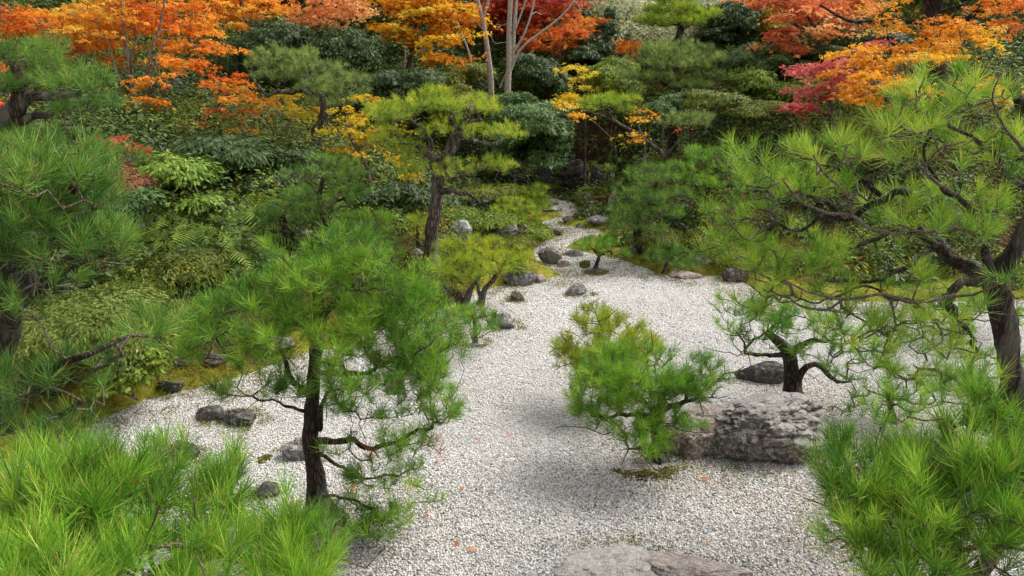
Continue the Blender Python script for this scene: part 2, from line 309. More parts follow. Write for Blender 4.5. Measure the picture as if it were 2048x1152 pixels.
def seg_dist(P, A, B):
    ab = B - A; t = np.clip(((P - A) @ ab) / (ab @ ab), 0, 1)
    return np.linalg.norm(P - (A + t[:, None] * ab), axis=1)
def gdist(P):
    """distance outside the gravel bed; negative inside"""
    P = np.atleast_2d(P); d = np.full(len(P), 1e9); ins = np.zeros(len(P), bool)
    n = len(GP)
    for i in range(n):
        A, B = GP[i], GP[(i + 1) % n]
        d = np.minimum(d, seg_dist(P, A, B))
        c = ((A[1] > P[:, 1]) != (B[1] > P[:, 1]))
        with np.errstate(divide='ignore', invalid='ignore'):
            xx = (B[0] - A[0]) * (P[:, 1] - A[1]) / (B[1] - A[1] + 1e-12) + A[0]
        ins ^= c & (P[:, 0] < xx)
    return np.where(ins, -d, d)
def height(P):
    P = np.atleast_2d(np.asarray(P, float)); d = gdist(P)
    dv = np.full(len(P), 1e9)
    for i in range(len(VALLEY) - 1): dv = np.minimum(dv, seg_dist(P, VALLEY[i], VALLEY[i + 1]))
    dd = np.minimum(d, np.maximum(dv - 0.25, 0.02))
    n = fbm(np.c_[P * 0.55, np.zeros(len(P))], 4, 3); n2 = fbm(np.c_[P * 3.1, np.zeros(len(P))], 3, 9)
    s = np.clip(dd / 0.20, 0, 1); s = s * s * (3 - 2 * s)
    z = -0.02 + 0.11 * s + 0.24 * np.maximum(0, dd - 0.7) ** 1.0
    z = z + 0.13 * np.clip(dd - 0.7, 0, 4) * np.clip((P[:, 0] - 1.6) / .8, 0, 1) * np.clip((P[:, 1] - 10) / 2, 0, 1)
    z = z + s * (0.03 * n2) + np.clip(dd - 0.5, 0, 3) * 0.10 * n
    z = z + 0.20 * np.maximum(0, P[:, 1] - 18)
    gx = np.exp(-((P[:, 0] - 1.9 - 0.02 * (P[:, 1] - 19)) / 1.1) ** 2) * np.clip((P[:, 1] - 17.6) / .8, 0, 1) * np.clip((22.0 - P[:, 1]) / .9, 0, 1)
    z = z - 1.3 * gx
    top = 9.0
    z = np.where(z > 5, 5 + (top - 5) * (1 - np.exp(-(z - 5) / (top - 5))), z)
    inside = d < 0
    z = np.where(inside, np.clip(d * 0.5, -0.08, 0) - 0.01 + 0 * z, z)
    return z
def gz(x, y): return float(height([[x, y]])[0])
def ray_ground(px, py, dz=0.0):
    r = ray(px, py); Y = np.linspace(2, 55, 900)
    t = Y / r[1]; X = r[0] * t; Z = CAM_H + r[2] * t
    h = np.maximum(height(np.c_[X, Y]), 0) + dz
    k = np.argmax(Z <= h)
    if Z[k] > h[k]: k = len(Y) - 1
    return np.array([X[k], Y[k], h[k] - dz])

def axis(a, b, fine, lo, hi, grow=1.12):
    s = list(np.arange(a, b + 1e-6, fine)); st = fine; x = b
    while x < hi: st *= grow; x += st; s.append(x)
    st = fine; x = a; pre = []
    while x > lo: st *= grow; x -= st; pre.append(x)
    return np.array(pre[::-1] + s)
def build_ground():
    xs = axis(-8, 8, 0.09, -250, 250); ys = axis(3, 19, 0.08, -40, 400)
    X, Y = np.meshgrid(xs, ys); P = np.c_[X.ravel(), Y.ravel()]
    Z = height(P); V = np.c_[P, Z]
    nx, ny = len(xs), len(ys); i = np.arange(nx * ny).reshape(ny, nx)
    Q = np.stack([i[:-1, :-1], i[:-1, 1:], i[1:, 1:], i[1:, :-1]], -1).reshape(-1, 4)
    me = new_mesh('ground', V, Q=Q, mat=M['ground'], smooth=True)
    d = gdist(P)
    ms = 0.42 * np.clip(1.3 - np.abs(d) / 1.3, 0, 1) + 0.10 + 0.22 * (P[:, 1] > 10.5) * (d < 1.6)
    ms = ms - 0.35 * ((P[:, 0] < -0.6) & (P[:, 1] < 11.5) & (P[:, 1] > 8.2) & (P[:, 0] > -2.2))
    a = me.attributes.new('moss', 'FLOAT', 'POINT'); a.data.foreach_set('value', ms.astype(np.float32))
    tag(link('ground', me), 'mossy brown soil banks rising around the white gravel', kind='structure')
build_ground()

# gravel sheet and stones
def build_gravel():
    xs = np.arange(-9, 13, 0.25); ys = np.arange(-3, 17.5, 0.25)
    X, Y = np.meshgrid(xs, ys); P = np.c_[X.ravel(), Y.ravel()]
    Z = 0.012 * fbm(np.c_[P * 1.1, np.zeros(len(P))], 3, 5)
    nx, ny = len(xs), len(ys); i = np.arange(nx * ny).reshape(ny, nx)
    Q = np.stack([i[:-1, :-1], i[:-1, 1:], i[1:, 1:], i[1:, :-1]], -1).reshape(-1, 4)
    tag(link('gravel_path', new_mesh('gravel_path', np.c_[P, Z], Q=Q, mat=M['gravel'], smooth=True)),
        'pale crushed gravel raked as a dry stream and pond', kind='structure')
    # real stones, denser near the camera
    out = []
    for (y0, y1, den, r0, r1) in ((2.6, 5.2, 9800, .0042, .0096), (5.2, 7.6, 7600, .0046, .0090), (7.6, 11.2, 3600, .0062, .0106), (11.2, 16.5, 1100, .010, .0155)):
        xm = 0.75 * y1 + 0.6; n = int(den * 2 * xm * (y1 - y0))
        p = np.c_[R.uniform(-xm, xm, n), R.uniform(y0, y1, n)]
        keep = (np.abs(p[:, 0]) < 0.75 * p[:, 1] + 0.6)
        p = p[keep]; d = gdist(p)
        k = d < (-0.01 + 0.06 * R.random(len(p))); p = p[k]
        out.append((p, R.uniform(r0, r1, len(p))))
    P = np.concatenate([o[0] for o in out]); S = np.concatenate([o[1] for o in out]); n = len(P)
    base = np.array([[1, 0, 0], [0, 1, 0], [-1, 0, 0], [0, -1, 0], [0, 0, 1], [0, 0, -1]], float)
    tri = np.array([[0, 1, 4], [1, 2, 4], [2, 3, 4], [3, 0, 4], [1, 0, 5], [2, 1, 5], [3, 2, 5], [0, 3, 5]])
    V = base[None] * (1.05 + R.uniform(-.28, .28, (n, 6, 1))) + R.uniform(-.25, .25, (n, 6, 3))
    V *= R.uniform(0.65, 1.2, (n, 1, 3)) * S[:, None, None]
    a = R.uniform(0, 2 * math.pi, n); b_ = R.uniform(-.9, .9, n)
    c, s = np.cos(b_), np.sin(b_); y = V[..., 1] * c[:, None] - V[..., 2] * s[:, None]; z = V[..., 1] * s[:, None] + V[..., 2] * c[:, None]
    c, s = np.cos(a), np.sin(a); x2 = V[..., 0] * c[:, None] - y * s[:, None]; y2 = V[..., 0] * s[:, None] + y * c[:, None]
    zz = 0.012 * fbm(np.c_[P * 1.1, np.zeros(n)], 3, 5) + S * R.uniform(-0.1, 0.8, n)
    V = np.stack([x2 + P[:, :1], y2 + P[:, 1:2], z + zz[:, None]], -1)
    T = (tri[None] + (np.arange(n) * 6)[:, None, None]).reshape(-1, 3)
    pn = fbm(np.c_[P * 1.3, np.zeros(n)], 4, 21)
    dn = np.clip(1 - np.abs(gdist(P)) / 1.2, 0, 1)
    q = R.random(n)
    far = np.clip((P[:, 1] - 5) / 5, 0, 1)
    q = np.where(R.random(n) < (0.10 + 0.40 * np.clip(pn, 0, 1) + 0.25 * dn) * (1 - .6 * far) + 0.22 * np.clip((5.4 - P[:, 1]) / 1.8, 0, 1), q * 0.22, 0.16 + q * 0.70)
    dirt_shade = np.zeros(n)  # dark stones at pine and rock feet: dirt with soft shade painted in
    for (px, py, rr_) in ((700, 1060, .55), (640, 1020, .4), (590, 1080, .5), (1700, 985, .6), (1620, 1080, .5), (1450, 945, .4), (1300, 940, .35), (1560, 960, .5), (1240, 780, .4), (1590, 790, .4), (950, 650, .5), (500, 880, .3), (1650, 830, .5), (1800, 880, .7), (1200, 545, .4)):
        gx_, gy_ = g0(px, py); dirt_shade = np.maximum(dirt_shade, np.exp(-(((P[:, 0] - gx_) ** 2 + (P[:, 1] - gy_) ** 2) / rr_ ** 2)))
    dirt_shade = dirt_shade * np.clip(.7 + .9 * fbm(np.c_[P * 4, np.zeros(n)], 3, 71), 0, 1)
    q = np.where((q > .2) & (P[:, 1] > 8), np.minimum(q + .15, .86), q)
    q = np.where(R.random(n) < .75 * dirt_shade, R.random(n) * .17, q)
    q = np.where(R.random(n) < 0.025 + 0.05 * dn + .30 * dirt_shade, R.uniform(0.9, 1, n), q)
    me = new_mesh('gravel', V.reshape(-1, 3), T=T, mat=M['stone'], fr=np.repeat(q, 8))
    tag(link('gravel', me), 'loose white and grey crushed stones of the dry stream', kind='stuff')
build_gravel()

# ------------------------------------------------------------------ rocks
def icosphere(sub):
    t = (1 + 5 ** .5) / 2
    V = [(-1, t, 0), (1, t, 0), (-1, -t, 0), (1, -t, 0), (0, -1, t), (0, 1, t), (0, -1, -t), (0, 1, -t), (t, 0, -1), (t, 0, 1), (-t, 0, -1), (-t, 0, 1)]
    Fc = [(0, 11, 5), (0, 5, 1), (0, 1, 7), (0, 7, 10), (0, 10, 11), (1, 5, 9), (5, 11, 4), (11, 10, 2), (10, 7, 6), (7, 1, 8), (3, 9, 4), (3, 4, 2), (3, 2, 6), (3, 6, 8), (3, 8, 9), (4, 9, 5), (2, 4, 11), (6, 2, 10), (8, 6, 7), (9, 8, 1)]
    V = unit(np.array(V, float)); Fc = np.array(Fc)
    for _ in range(sub):
        E = np.sort(np.concatenate([Fc[:, [0, 1]], Fc[:, [1, 2]], Fc[:, [2, 0]]]), axis=1)
        u, inv = np.unique(E, axis=0, return_inverse=True); inv = inv.ravel()
        mid = unit(V[u[:, 0]] + V[u[:, 1]]); k = len(V); V = np.concatenate([V, mid]); m = len(Fc)
        a, b, c = inv[:m] + k, inv[m:2 * m] + k, inv[2 * m:] + k
        Fc = np.concatenate([np.c_[Fc[:, 0], a, c], np.c_[Fc[:, 1], b, a], np.c_[Fc[:, 2], c, b], np.c_[a, b, c]])
    return V, Fc
ICO = {k: icosphere(k) for k in (3, 4, 5, 6)}
def rock_mesh(name, size, seed, sub, mat, craggy=1.0, peak=0.0, flat=0.0, box=0.0):
    r = np.random.default_rng(seed); V, T = ICO[sub]; V = V.copy()
    if box: V = np.sign(V) * np.abs(V) ** (1 - box) ; V = V / np.abs(V).max() * .97
    for _ in range(int(10 + 5 * craggy)):
        nrm = unit(r.normal(size=3)); h = r.uniform(0.55, 0.88)
        ex = np.maximum(0, V @ nrm - h); V = V - ex[:, None] * nrm * 0.95
    for _ in range(int(44 * craggy) + 10 if sub >= 5 else 10):          # small chips along the edges
        nrm = unit(r.normal(size=3) * [1, 1, .8]); h = (V @ nrm).max() - r.uniform(0.03, 0.16)
        ex = np.maximum(0, V @ nrm - h); V = V - ex[:, None] * nrm * 0.9
    if flat: V[:, 2] = np.where(V[:, 2] > 1 - flat, 1 - flat + (V[:, 2] - 1 + flat) * 0.15, V[:, 2])
    if peak: V[:, 2] *= 1 + peak * np.clip(1 - np.linalg.norm(V[:, :2] - [0.15, 0], axis=1), 0, 1)
    nr = unit(V)
    n1 = fbm(V * 1.6 + seed, 4, seed); rg = 1 - np.abs(fbm(V * 3.3 + seed * 2, 5, seed + 5)) * 2.0
    n3 = fbm(V * 9 + seed * 3, 3, seed + 9)
    cr = np.exp(-(np.abs(fbm(V * 1.25 + seed * 5, 3, seed + 3)) / .035) ** 2)
    stp = np.floor((fbm(V * 1.7 + seed * 4, 3, seed + 12) + 1) * 5) / 5 - 1
    V = V + nr * (0.07 * n1 + craggy * (0.016 * (rg - 0.6) + 0.022 * n3 - 0.035 * cr + 0.010 * stp + 0.045 * np.abs(vnoise(V * 4.2 + seed, seed + 31))))[:, None]
    if sub == 6:
        w_ = 1 - np.abs(fbm(V * 5.5 + seed, 4, seed + 41)) * 2.2; V = V + nr * (0.040 * fbm(V * 7 + seed, 4, seed + 42) - 0.050 * np.clip(w_ - .62, 0, 1) + 0.014 * fbm(V * 19, 3, seed + 43))[:, None]
    V = V * (np.array(size) / 2)
    return new_mesh(name, V, T=T, mat=M[mat], smooth=False if sub < 4 else True)
ROCKS = []
def rock(px, pyb, wpx, hpx, mat, label, name='rock', cat='rock', sub=4, dep=0.8, craggy=1.0, peak=0.0, rot=None, flat=0.0, group='rocks set along the dry stream', sink=0.3, Y=None, box=0.0):
    """px = centre, pyb = pixel row of the front foot"""
    g = ray_ground(px, pyb) if Y is None else np.array([at(px, pyb, Y)[0], Y, gz(at(px, pyb, Y)[0], Y)])
    s = mpp(px, pyb, g[1]); W = wpx * s; Hh = hpx * s * 0.95; D = W * dep
    g = g + np.array([g[0] / g[1] * D * 0.35, D * 0.35, 0])
    seed = int(px * 7 + pyb * 3) % 10007
    vis = Hh; full = vis / (1 - sink)
    me = rock_mesh(name, (W * 1.08, D, full * 1.15), seed, sub, mat, craggy, peak, flat, box)
    o = link(name, me, loc=(g[0], g[1], max(gz(g[0], g[1]), 0) + full * (0.5 - sink)))
    o.rotation_euler = (0, 0, (seed % 17 - 8) * 0.04 if rot is None else rot)
    tag(o, label, cat, group); ROCKS.append((g[0], g[1], W, D))
    return o

# ------------------------------------------------------------------ tubes and growth
def catmull(P, rad, step):
    P = np.asarray(P, float); rad = np.asarray(rad, float)
    Q = np.vstack([2 * P[0] - P[1], P, 2 * P[-1] - P[-2]]); out, ro = [], []
    for i in range(len(P) - 1):
        p0, p1, p2, p3 = Q[i:i + 4]; n = max(2, int(np.linalg.norm(p2 - p1) / step))
        for k in range(n):
            t = k / n
            out.append(0.5 * ((2 * p1) + (-p0 + p2) * t + (2 * p0 - 5 * p1 + 4 * p2 - p3) * t * t + (-p0 + 3 * p1 - 3 * p2 + p3) * t ** 3))
            ro.append(rad[i] * (1 - t) + rad[i + 1] * t)
    out.append(P[-1]); ro.append(rad[-1])
    return np.array(out), np.array(ro)
class Buf:
    def __init__(s): s.V, s.T, s.Q, s.ft, s.fq, s.n = [], [], [], [], [], 0
    def add(s, V, T=None, Q=None, rt=None, rq=None):
        V = np.asarray(V).reshape(-1, 3)
        if T is not None:
            s.T.append(np.asarray(T) + s.n); s.ft.append(np.zeros(len(T)) if rt is None else rt)
        if Q is not None:
            s.Q.append(np.asarray(Q) + s.n); s.fq.append(np.zeros(len(Q)) if rq is None else rq)
        s.V.append(V); s.n += len(V)
    def mesh(s, name, mat, off=(0, 0, 0), smooth=False):
        if not s.V: return None
        V = np.concatenate(s.V) - np.asarray(off)
        T = np.concatenate(s.T) if s.T else None; Q = np.concatenate(s.Q) if s.Q else None
        fr = np.concatenate([x for x in s.ft + s.fq]) if (s.ft or s.fq) else None
        return new_mesh(name, V, T, Q, mat, fr, smooth)
def tube(buf, P, rad, sides=12, rough=0.10, flare=0.0):
    n = len(P); tg = unit(np.gradient(P, axis=0)); up = np.array([0.3, 1, 0.2]); nrm = unit(np.cross(tg[0], up)); N = []
    for i in range(n):
        nrm = unit(nrm - tg[i] * (nrm @ tg[i])); N.append(nrm)
    N = np.array(N); B = np.cross(tg, N); a = np.linspace(0, 2 * math.pi, sides, endpoint=False)
    r = rad[:, None] * np.ones(sides)
    if flare:
        z = np.arange(n) / n; r *= (1 + flare * np.exp(-z * 9)[:, None] * (1 + 0.4 * np.sin(a * 4 + 1)))
    V = P[:, None] + (N[:, None] * np.cos(a)[None, :, None] + B[:, None] * np.sin(a)[None, :, None]) * r[..., None]
    if rough:
        q = V.reshape(-1, 3); d = fbm(q * np.array([22, 22, 7]), 3, 31) + 0.8 * fbm(q * 5.0, 2, 7)
        V = V + ((V - P[:, None]) * (rough * 1.6 * d.reshape(n, sides, 1)))
    i = np.arange(n * sides).reshape(n, sides); j = np.roll(i, -1, axis=1)
    Q = np.stack([i[:-1], j[:-1], j[1:], i[1:]], -1).reshape(-1, 4)
    k = n * sides; Vv = np.vstack([V.reshape(-1, 3), P[-1] + tg[-1] * rad[-1]])
    T = np.stack([i[-1], j[-1], np.full(sides, k)], -1)
    buf.add(Vv, T, Q)
def frusta(buf, A, B, ra, rb, sides=5):
    n = len(A); d = unit(B - A); ref = np.where(np.abs(d[:, 2:3]) < 0.9, [[0, 0, 1.]], [[1., 0, 0]])
    u = unit(np.cross(d, ref)); v = np.cross(d, u); a = np.linspace(0, 2 * math.pi, sides, endpoint=False)
    ring = u[:, None] * np.cos(a)[None, :, None] + v[:, None] * np.sin(a)[None, :, None]
    V = np.concatenate([A[:, None] - d[:, None] * ra[:, None, None] * 0.3 + ring * ra[:, None, None], B[:, None] + ring * rb[:, None, None]], axis=1)
    i = (np.arange(n) * 2 * sides)[:, None]; k = np.arange(sides); k2 = np.roll(k, -1)
    Q = np.stack([i + k, i + k2, i + sides + k2, i + sides + k], -1).reshape(-1, 4)
    buf.add(V.reshape(-1, 3), Q=Q)
def grow(seedP, seedR, T, rg, seg=0.10, jit=0.12, sag=0.10, r0=0.004, expo=2.4, up_pen=0.8, lenw=0.25, rmax=None):
    """grow twigs from the seed polyline nodes to every target; returns edges A,B,ra,rb"""
    P = [p for p in seedP]; par = [-1] * len(P); plen = [0.0] * len(P); ns = len(P)
    T = np.asarray(T); m = len(T); S = np.asarray(seedP)
    def cost(nodes, pl):
        d = np.linalg.norm(T[:, None] - nodes[None], axis=2)
        return d + lenw * np.asarray(pl)[None] + up_pen * np.maximum(0, nodes[None, :, 2] - T[:, None, 2])
    C = cost(S, plen); best = C.argmin(1); bc = C.min(1); done = np.zeros(m, bool)
    for _ in range(m):
        k = int(np.argmin(np.where(done, 1e9, bc))); done[k] = True; j = int(best[k])
        a, b = np.asarray(P[j]), T[k]; L = np.linalg.norm(b - a); n = max(1, int(math.ceil(L / seg))); prev = j; newi = []
        pj = rg.normal(size=3) * jit * L; 
        for q in range(1, n + 1):
            t = q / n; pos = a * (1 - t) + b * t
            if q < n:
                pos = pos + (pj * 4 * t * (1 - t)) * 0.5 + rg.normal(size=3) * jit * seg * 1.1
                pos[2] -= sag * L * 4 * t * (1 - t)
            P.append(pos); par.append(prev); plen.append(plen[prev] + L / n); prev = len(P) - 1; newi.append(prev)
        Cn = cost(np.array([P[i] for i in newi]), [plen[i] for i in newi])
        mn = Cn.min(1); ix = Cn.argmin(1); u = mn < bc
        best = np.where(u, np.array(newi)[ix], best); bc = np.where(u, mn, bc)
    N = len(P); acc = np.zeros(N); 
    for i in range(N - 1, ns - 1, -1):
        if acc[i] == 0: acc[i] = r0 ** expo
        acc[par[i]] += acc[i]
    rad = acc ** (1 / expo); P = np.array(P); par = np.array(par)
    e = np.arange(ns, N); pa = par[e]; rb = rad[e]; ra = np.where(pa < ns, rb * 1.15, np.minimum(rad[pa], rb * 1.5))
    if rmax: ra = np.minimum(ra, rmax); rb = np.minimum(rb, rmax)
    return P[pa], P[e], ra, rb

# ------------------------------------------------------------------ needles and leaves
def needles(buf, C, A, per, L, W, rg, spread=(12, 75), shoot=0.05, bend=0.18, trnd=None, brown=0.03, lift=0.15):
    n = len(C); k = n * per
    C = np.repeat(C, per, 0); A = np.repeat(A, per, 0)
    tr = rg.random(n) if trnd is None else trnd; tr = np.repeat(tr, per)
    rv = unit(np.cross(A, rg.normal(size=(k, 3))))
    th = np.radians(spread[0] + (spread[1] - spread[0]) * rg.random(k) ** 0.85)
    s = rg.random(k)
    d = unit(A * np.cos(th)[:, None] + rv * np.sin(th)[:, None])
    o = C + A * ((s - 0.6) * shoot)[:, None]
    ts = np.repeat(np.clip(rg.normal(0.95, 0.2, n), .5, 1.3), per); Ln = L * rg.uniform(0.55, 1.15, k) * ts
    old = rg.random(k) < 0.22; th2 = np.radians(rg.uniform(60, 115, k)); d = np.where(old[:, None], unit(A * np.cos(th2)[:, None] + rv * np.sin(th2)[:, None]), d); o = np.where(old[:, None], C - A * (shoot * rg.uniform(0.3, 1.3, k))[:, None], o); Ln = np.where(old, Ln * .8, Ln)
    side = unit(np.cross(d, rg.normal(size=(k, 3)))) * (W * 0.42) * rg.uniform(.7, 1.3, (k, 1))
    bd = unit(A * 0.6 + np.array([0, 0, lift * 2]) + rg.normal(size=(k, 3)) * 0.25)
    mid = o + d * (Ln * 0.52)[:, None] + bd * (Ln * bend * 0.22)[:, None]
    tip = o + d * (Ln * 0.98)[:, None] + bd * (Ln * bend)[:, None]
    V = np.stack([o - side * .8, o + side * .8, mid + side, mid - side, tip], 1).reshape(-1, 3)
    b = np.arange(k) * 5
    q = np.clip(0.55 * tr + 0.45 * rg.random(k) - .12 * old, 0, 1) * 0.93
    q = np.where(rg.random(k) < brown, rg.uniform(0.93, 1, k), q)
    buf.add(V, T=np.stack([b + 3, b + 2, b + 4], 1), Q=np.stack([b, b + 1, b + 2, b + 3], 1), rt=q, rq=q)
def leaves(buf, C, Nn, size, rg, shape='oval', tr=None, aspect=0.45, fwd=None):
    k = len(C); Nn = unit(Nn + 0); f = rg.normal(size=(k, 3)) if fwd is None else fwd + 0.25 * rg.normal(size=(k, 3))
    f = unit(f - Nn * np.sum(f * Nn, 1, keepdims=True)); s = np.cross(Nn, f)
    sz = size * rg.uniform(0.65, 1.25, k)[:, None]
    q = np.clip(rg.random(k) if tr is None else tr, 0, 1); b = None
    if shape == 'oval':
        V = np.stack([C, C + f * sz * .5 + s * sz * aspect * .5 - Nn * sz * .06, C + f * sz - Nn * sz * .15, C + f * sz * .5 - s * sz * aspect * .5 - Nn * sz * .06], 1).reshape(-1, 3)
        b = np.arange(k) * 4; buf.add(V, Q=np.stack([b, b + 1, b + 2, b + 3], 1), rq=q)
    else:                                     # star shaped maple leaf: three or five narrow lobes
        lobes = ((0, 1.0), (0.95, .85), (-0.95, .85)) if shape == 'maple' else ((0, 1.0), (0.75, .92), (-0.75, .92), (1.6, .65), (-1.6, .65))
        for a, l in lobes:
            ff = f * math.cos(a) + s * math.sin(a); ss = -f * math.sin(a) + s * math.cos(a); z = sz * l
            V = np.stack([C, C + ff * z * .45 + ss * z * .17, C + ff * z - Nn * z * .15, C + ff * z * .45 - ss * z * .17], 1).reshape(-1, 3)
            b = np.arange(k) * 4; buf.add(V, Q=np.stack([b, b + 1, b + 2, b + 3], 1), rq=q)

def pad_points(n, rg, rx, ry, rz, shell=0.55, gf=3.0):
    """points in the upper shell of a flattened ellipsoid; returns local points and outward axes"""
    a = rg.uniform(0, 2 * math.pi, n); u = np.sqrt(rg.random(n)); x = np.cos(a) * u; y = np.sin(a) * u
    zt = np.sqrt(np.maximum(0, 1 - u * u)); z = zt * rg.uniform(-shell, 1, n)
    z = np.where(rg.random(n) < 0.2, -0.35 * zt, z)
    sx = rg.random() * 70; gate = vnoise(np.c_[x * rx * gf, y * ry * gf, z * rz * gf + sx], 9)
    k = gate > -0.25; x, y, z = x[k], y[k], z[k]; n = len(x)
    if n < 2: x, y, z = np.array([0, .4, -.4]), np.array([0, .3, -.2]), np.array([.3, .1, .2]); n = 3
    lump = vnoise(np.c_[x * 2.3, y * 2.3, np.full(n, rg.random() * 50)], 5) * 0.35
    return np.c_[x * rx, y * ry, (z + lump) * rz], np.c_[x, y, np.maximum(z, 0)]

FOOT = {}
def pine(label, trunk, pads, limbs=(), base=None, mat='pine', bark='bark', dens=70, per=60, L=0.11, W=0.0022, name='pine_tree', cat='pine tree',
         group=None, spread=(12, 75), seed=None, r0=0.0035, shoot=0.05, upw=1.0, outw=0.8, brown=0.03, twig='twig', seg=0.09, jit=0.14, shell=0.5, sides=12, extra=None, step=0.05, lift=0.15, sag=0.1, deadpads=(), twigs_bare=()):
    """trunk: [(px,py,Y,r)...] from the foot up; limbs the same, pads: (px,py,Y,rx_px,ry_px[,ry_depth_m[,dens factor]])"""
    rg = np.random.default_rng(seed if seed is not None else int(trunk[0][0] * 13 + trunk[0][1] * 7) % 99991)
    tp = np.array([at(p[0], p[1], p[2]) for p in trunk]); trd = np.array([p[3] for p in trunk], float)
    z0 = max(gz(tp[0][0], tp[0][1]), 0)
    if base == 'drop' and tp[0][2] > z0 + 0.05:              # trunk foot hidden: carry it down to the ground
        foot = tp[0].copy(); foot[2] = z0 - 0.1
        mid = (tp[0] + foot) / 2; mid[:2] += rg.normal(size=2) * 0.05
        tp = np.vstack([foot, mid, tp]); trd = np.concatenate([[trd[0] * 1.35, trd[0] * 1.1], trd])
    else:
        tp[0][2] = z0 - 0.05
    loc = np.array([tp[0][0], tp[0][1], z0]); ROCKS.append((loc[0], loc[1], .15 + trd[0] * 3, .15 + trd[0] * 3))
    rt = root(name, loc, label, cat, group)
    tb = Buf(); P, rr = catmull(tp, trd, step)
    P = P + 0.25 * rr[:, None] * np.c_[fbm(P * 5, 2, 3), fbm(P * 5 + 9, 2, 4), np.zeros(len(P))]
    tube(tb, P, rr, sides, 0.20, 0.75)
    nodes, nr = [P[len(P) // 5:]], [rr[len(P) // 5:]]; 
    lb = Buf()
    for lm in limbs:
        lp = np.array([at(p[0], p[1], p[2]) for p in lm]); lr = np.array([p[3] for p in lm], float)
        Q, qr = catmull(lp, lr, step); ln = np.linalg.norm(Q[-1] - Q[0]); k_ = np.minimum(1, np.linspace(0, 3, len(Q)))[:, None]; ks = 2.2 / max(ln, .3)
        Q = Q + k_ * (0.45 * qr[:, None] + 0.05 * ln) * np.c_[fbm(Q * 2.4 * ks, 3, 13), fbm(Q * 2.4 * ks + 9, 3, 14), fbm(Q * 2.4 * ks + 4, 3, 15)] * 1.3; qr = qr * (1 + .18 * fbm(Q * 9, 2, 3))
        tube(lb, Q, qr, max(6, sides - 3), 0.18); nodes.append(Q); nr.append(qr)
    wb_ = Buf()
    for lm in twigs_bare:
        Q, qr = catmull(np.array([at(*p[:3]) for p in lm]), [p[3] for p in lm], .025); Q = Q + .012 * np.c_[fbm(Q * 9, 3, 13), fbm(Q * 9 + 9, 3, 14), fbm(Q * 9 + 4, 3, 15)]; tube(wb_, Q, qr * (1 + .25 * fbm(Q * 20, 2, 3)), 6, .12); nodes.append(Q[1:]); nr.append(qr[1:])
    C, A, D = [], [], []
    for pd in list(pads) + list(deadpads):
        px, py, Y, rxp, ryp = pd[:5]; s = mpp(px, py, Y); rx = rxp * s; rz = ryp * s
        ry = pd[5] if len(pd) > 5 and pd[5] else rx * 0.8; dfac = pd[6] if len(pd) > 6 else 1
        n = max(3, int(dens * dfac * math.pi * rx * ry * (1 + 0.8 * rz / max(rx, .05))))
        q, o = pad_points(int(n * 1.45), rg, rx, ry, rz, shell, 0.34 / L); n = len(q)
        C.append(at(px, py, Y) + q)
        A.append(unit(o * np.array([outw, outw, 0.6]) + np.array([0, 0, upw]) + rg.normal(size=(n, 3)) * 0.35)); D.append(np.full(n, pd in deadpads))
    C = np.concatenate(C); A = np.concatenate(A); D = np.concatenate(D)
    gnd = np.maximum(height(C[:, :2]), 0) + 0.06; C[:, 2] = np.maximum(C[:, 2], gnd)
    nbare = int(len(C) * .22); bi = rg.integers(0, len(C), nbare); bt = C[bi] + rg.normal(size=(nbare, 3)) * L * .9 - [0, 0, L * .6]; bt[:, 2] = np.maximum(bt[:, 2], np.maximum(height(bt[:, :2]), 0) + .05)
    gA, gB, ra, rb = grow(np.concatenate(nodes), np.concatenate(nr), np.vstack([C - A * 0.02, bt]), rg, seg=seg, r0=r0, jit=jit, sag=sag, rmax=trd.max() * 0.6)
    thick = ra > r0 * 3.2
    if thick.any(): frusta(lb, gA[thick], gB[thick], ra[thick], rb[thick], 6)
    link('trunk', tb.mesh('trunk', M[bark], loc, True), rt)
    nq = sum(len(x) for x in lb.Q); nt_ = sum(len(x) for x in lb.T)
    if (~thick).any(): frusta(lb, gA[~thick], gB[~thick], ra[~thick], rb[~thick], 4)
    me = lb.mesh('branches', M[bark], loc, True)
    if me is not None:
        me.materials.append(M[twig]); mi = np.zeros(len(me.polygons), np.int32); mi[nt_ + nq:] = 1; me.polygons.foreach_set('material_index', mi)
        link('branches', me, rt)
    if wb_.V: link('bare_twigs', wb_.mesh('bare_twigs', M[twig], loc, True), rt)
    nb = Buf(); needles(nb, C[~D], A[~D], per, L, W, rg, spread, shoot, trnd=np.clip(0.5 + 0.42 * vnoise(C[~D] * 3.1, 8) + rg.normal(size=(~D).sum()) * .28, 0, 1), brown=brown, lift=lift)
    link('crown', nb.mesh('crown', M[mat], loc), rt)
    if D.any():
        db = Buf(); needles(db, C[D], A[D], per // 2, L, W, rg, (10, 100), shoot); link('dead_needles', db.mesh('dead_needles', M['needles_dead'], loc), rt)
    return rt

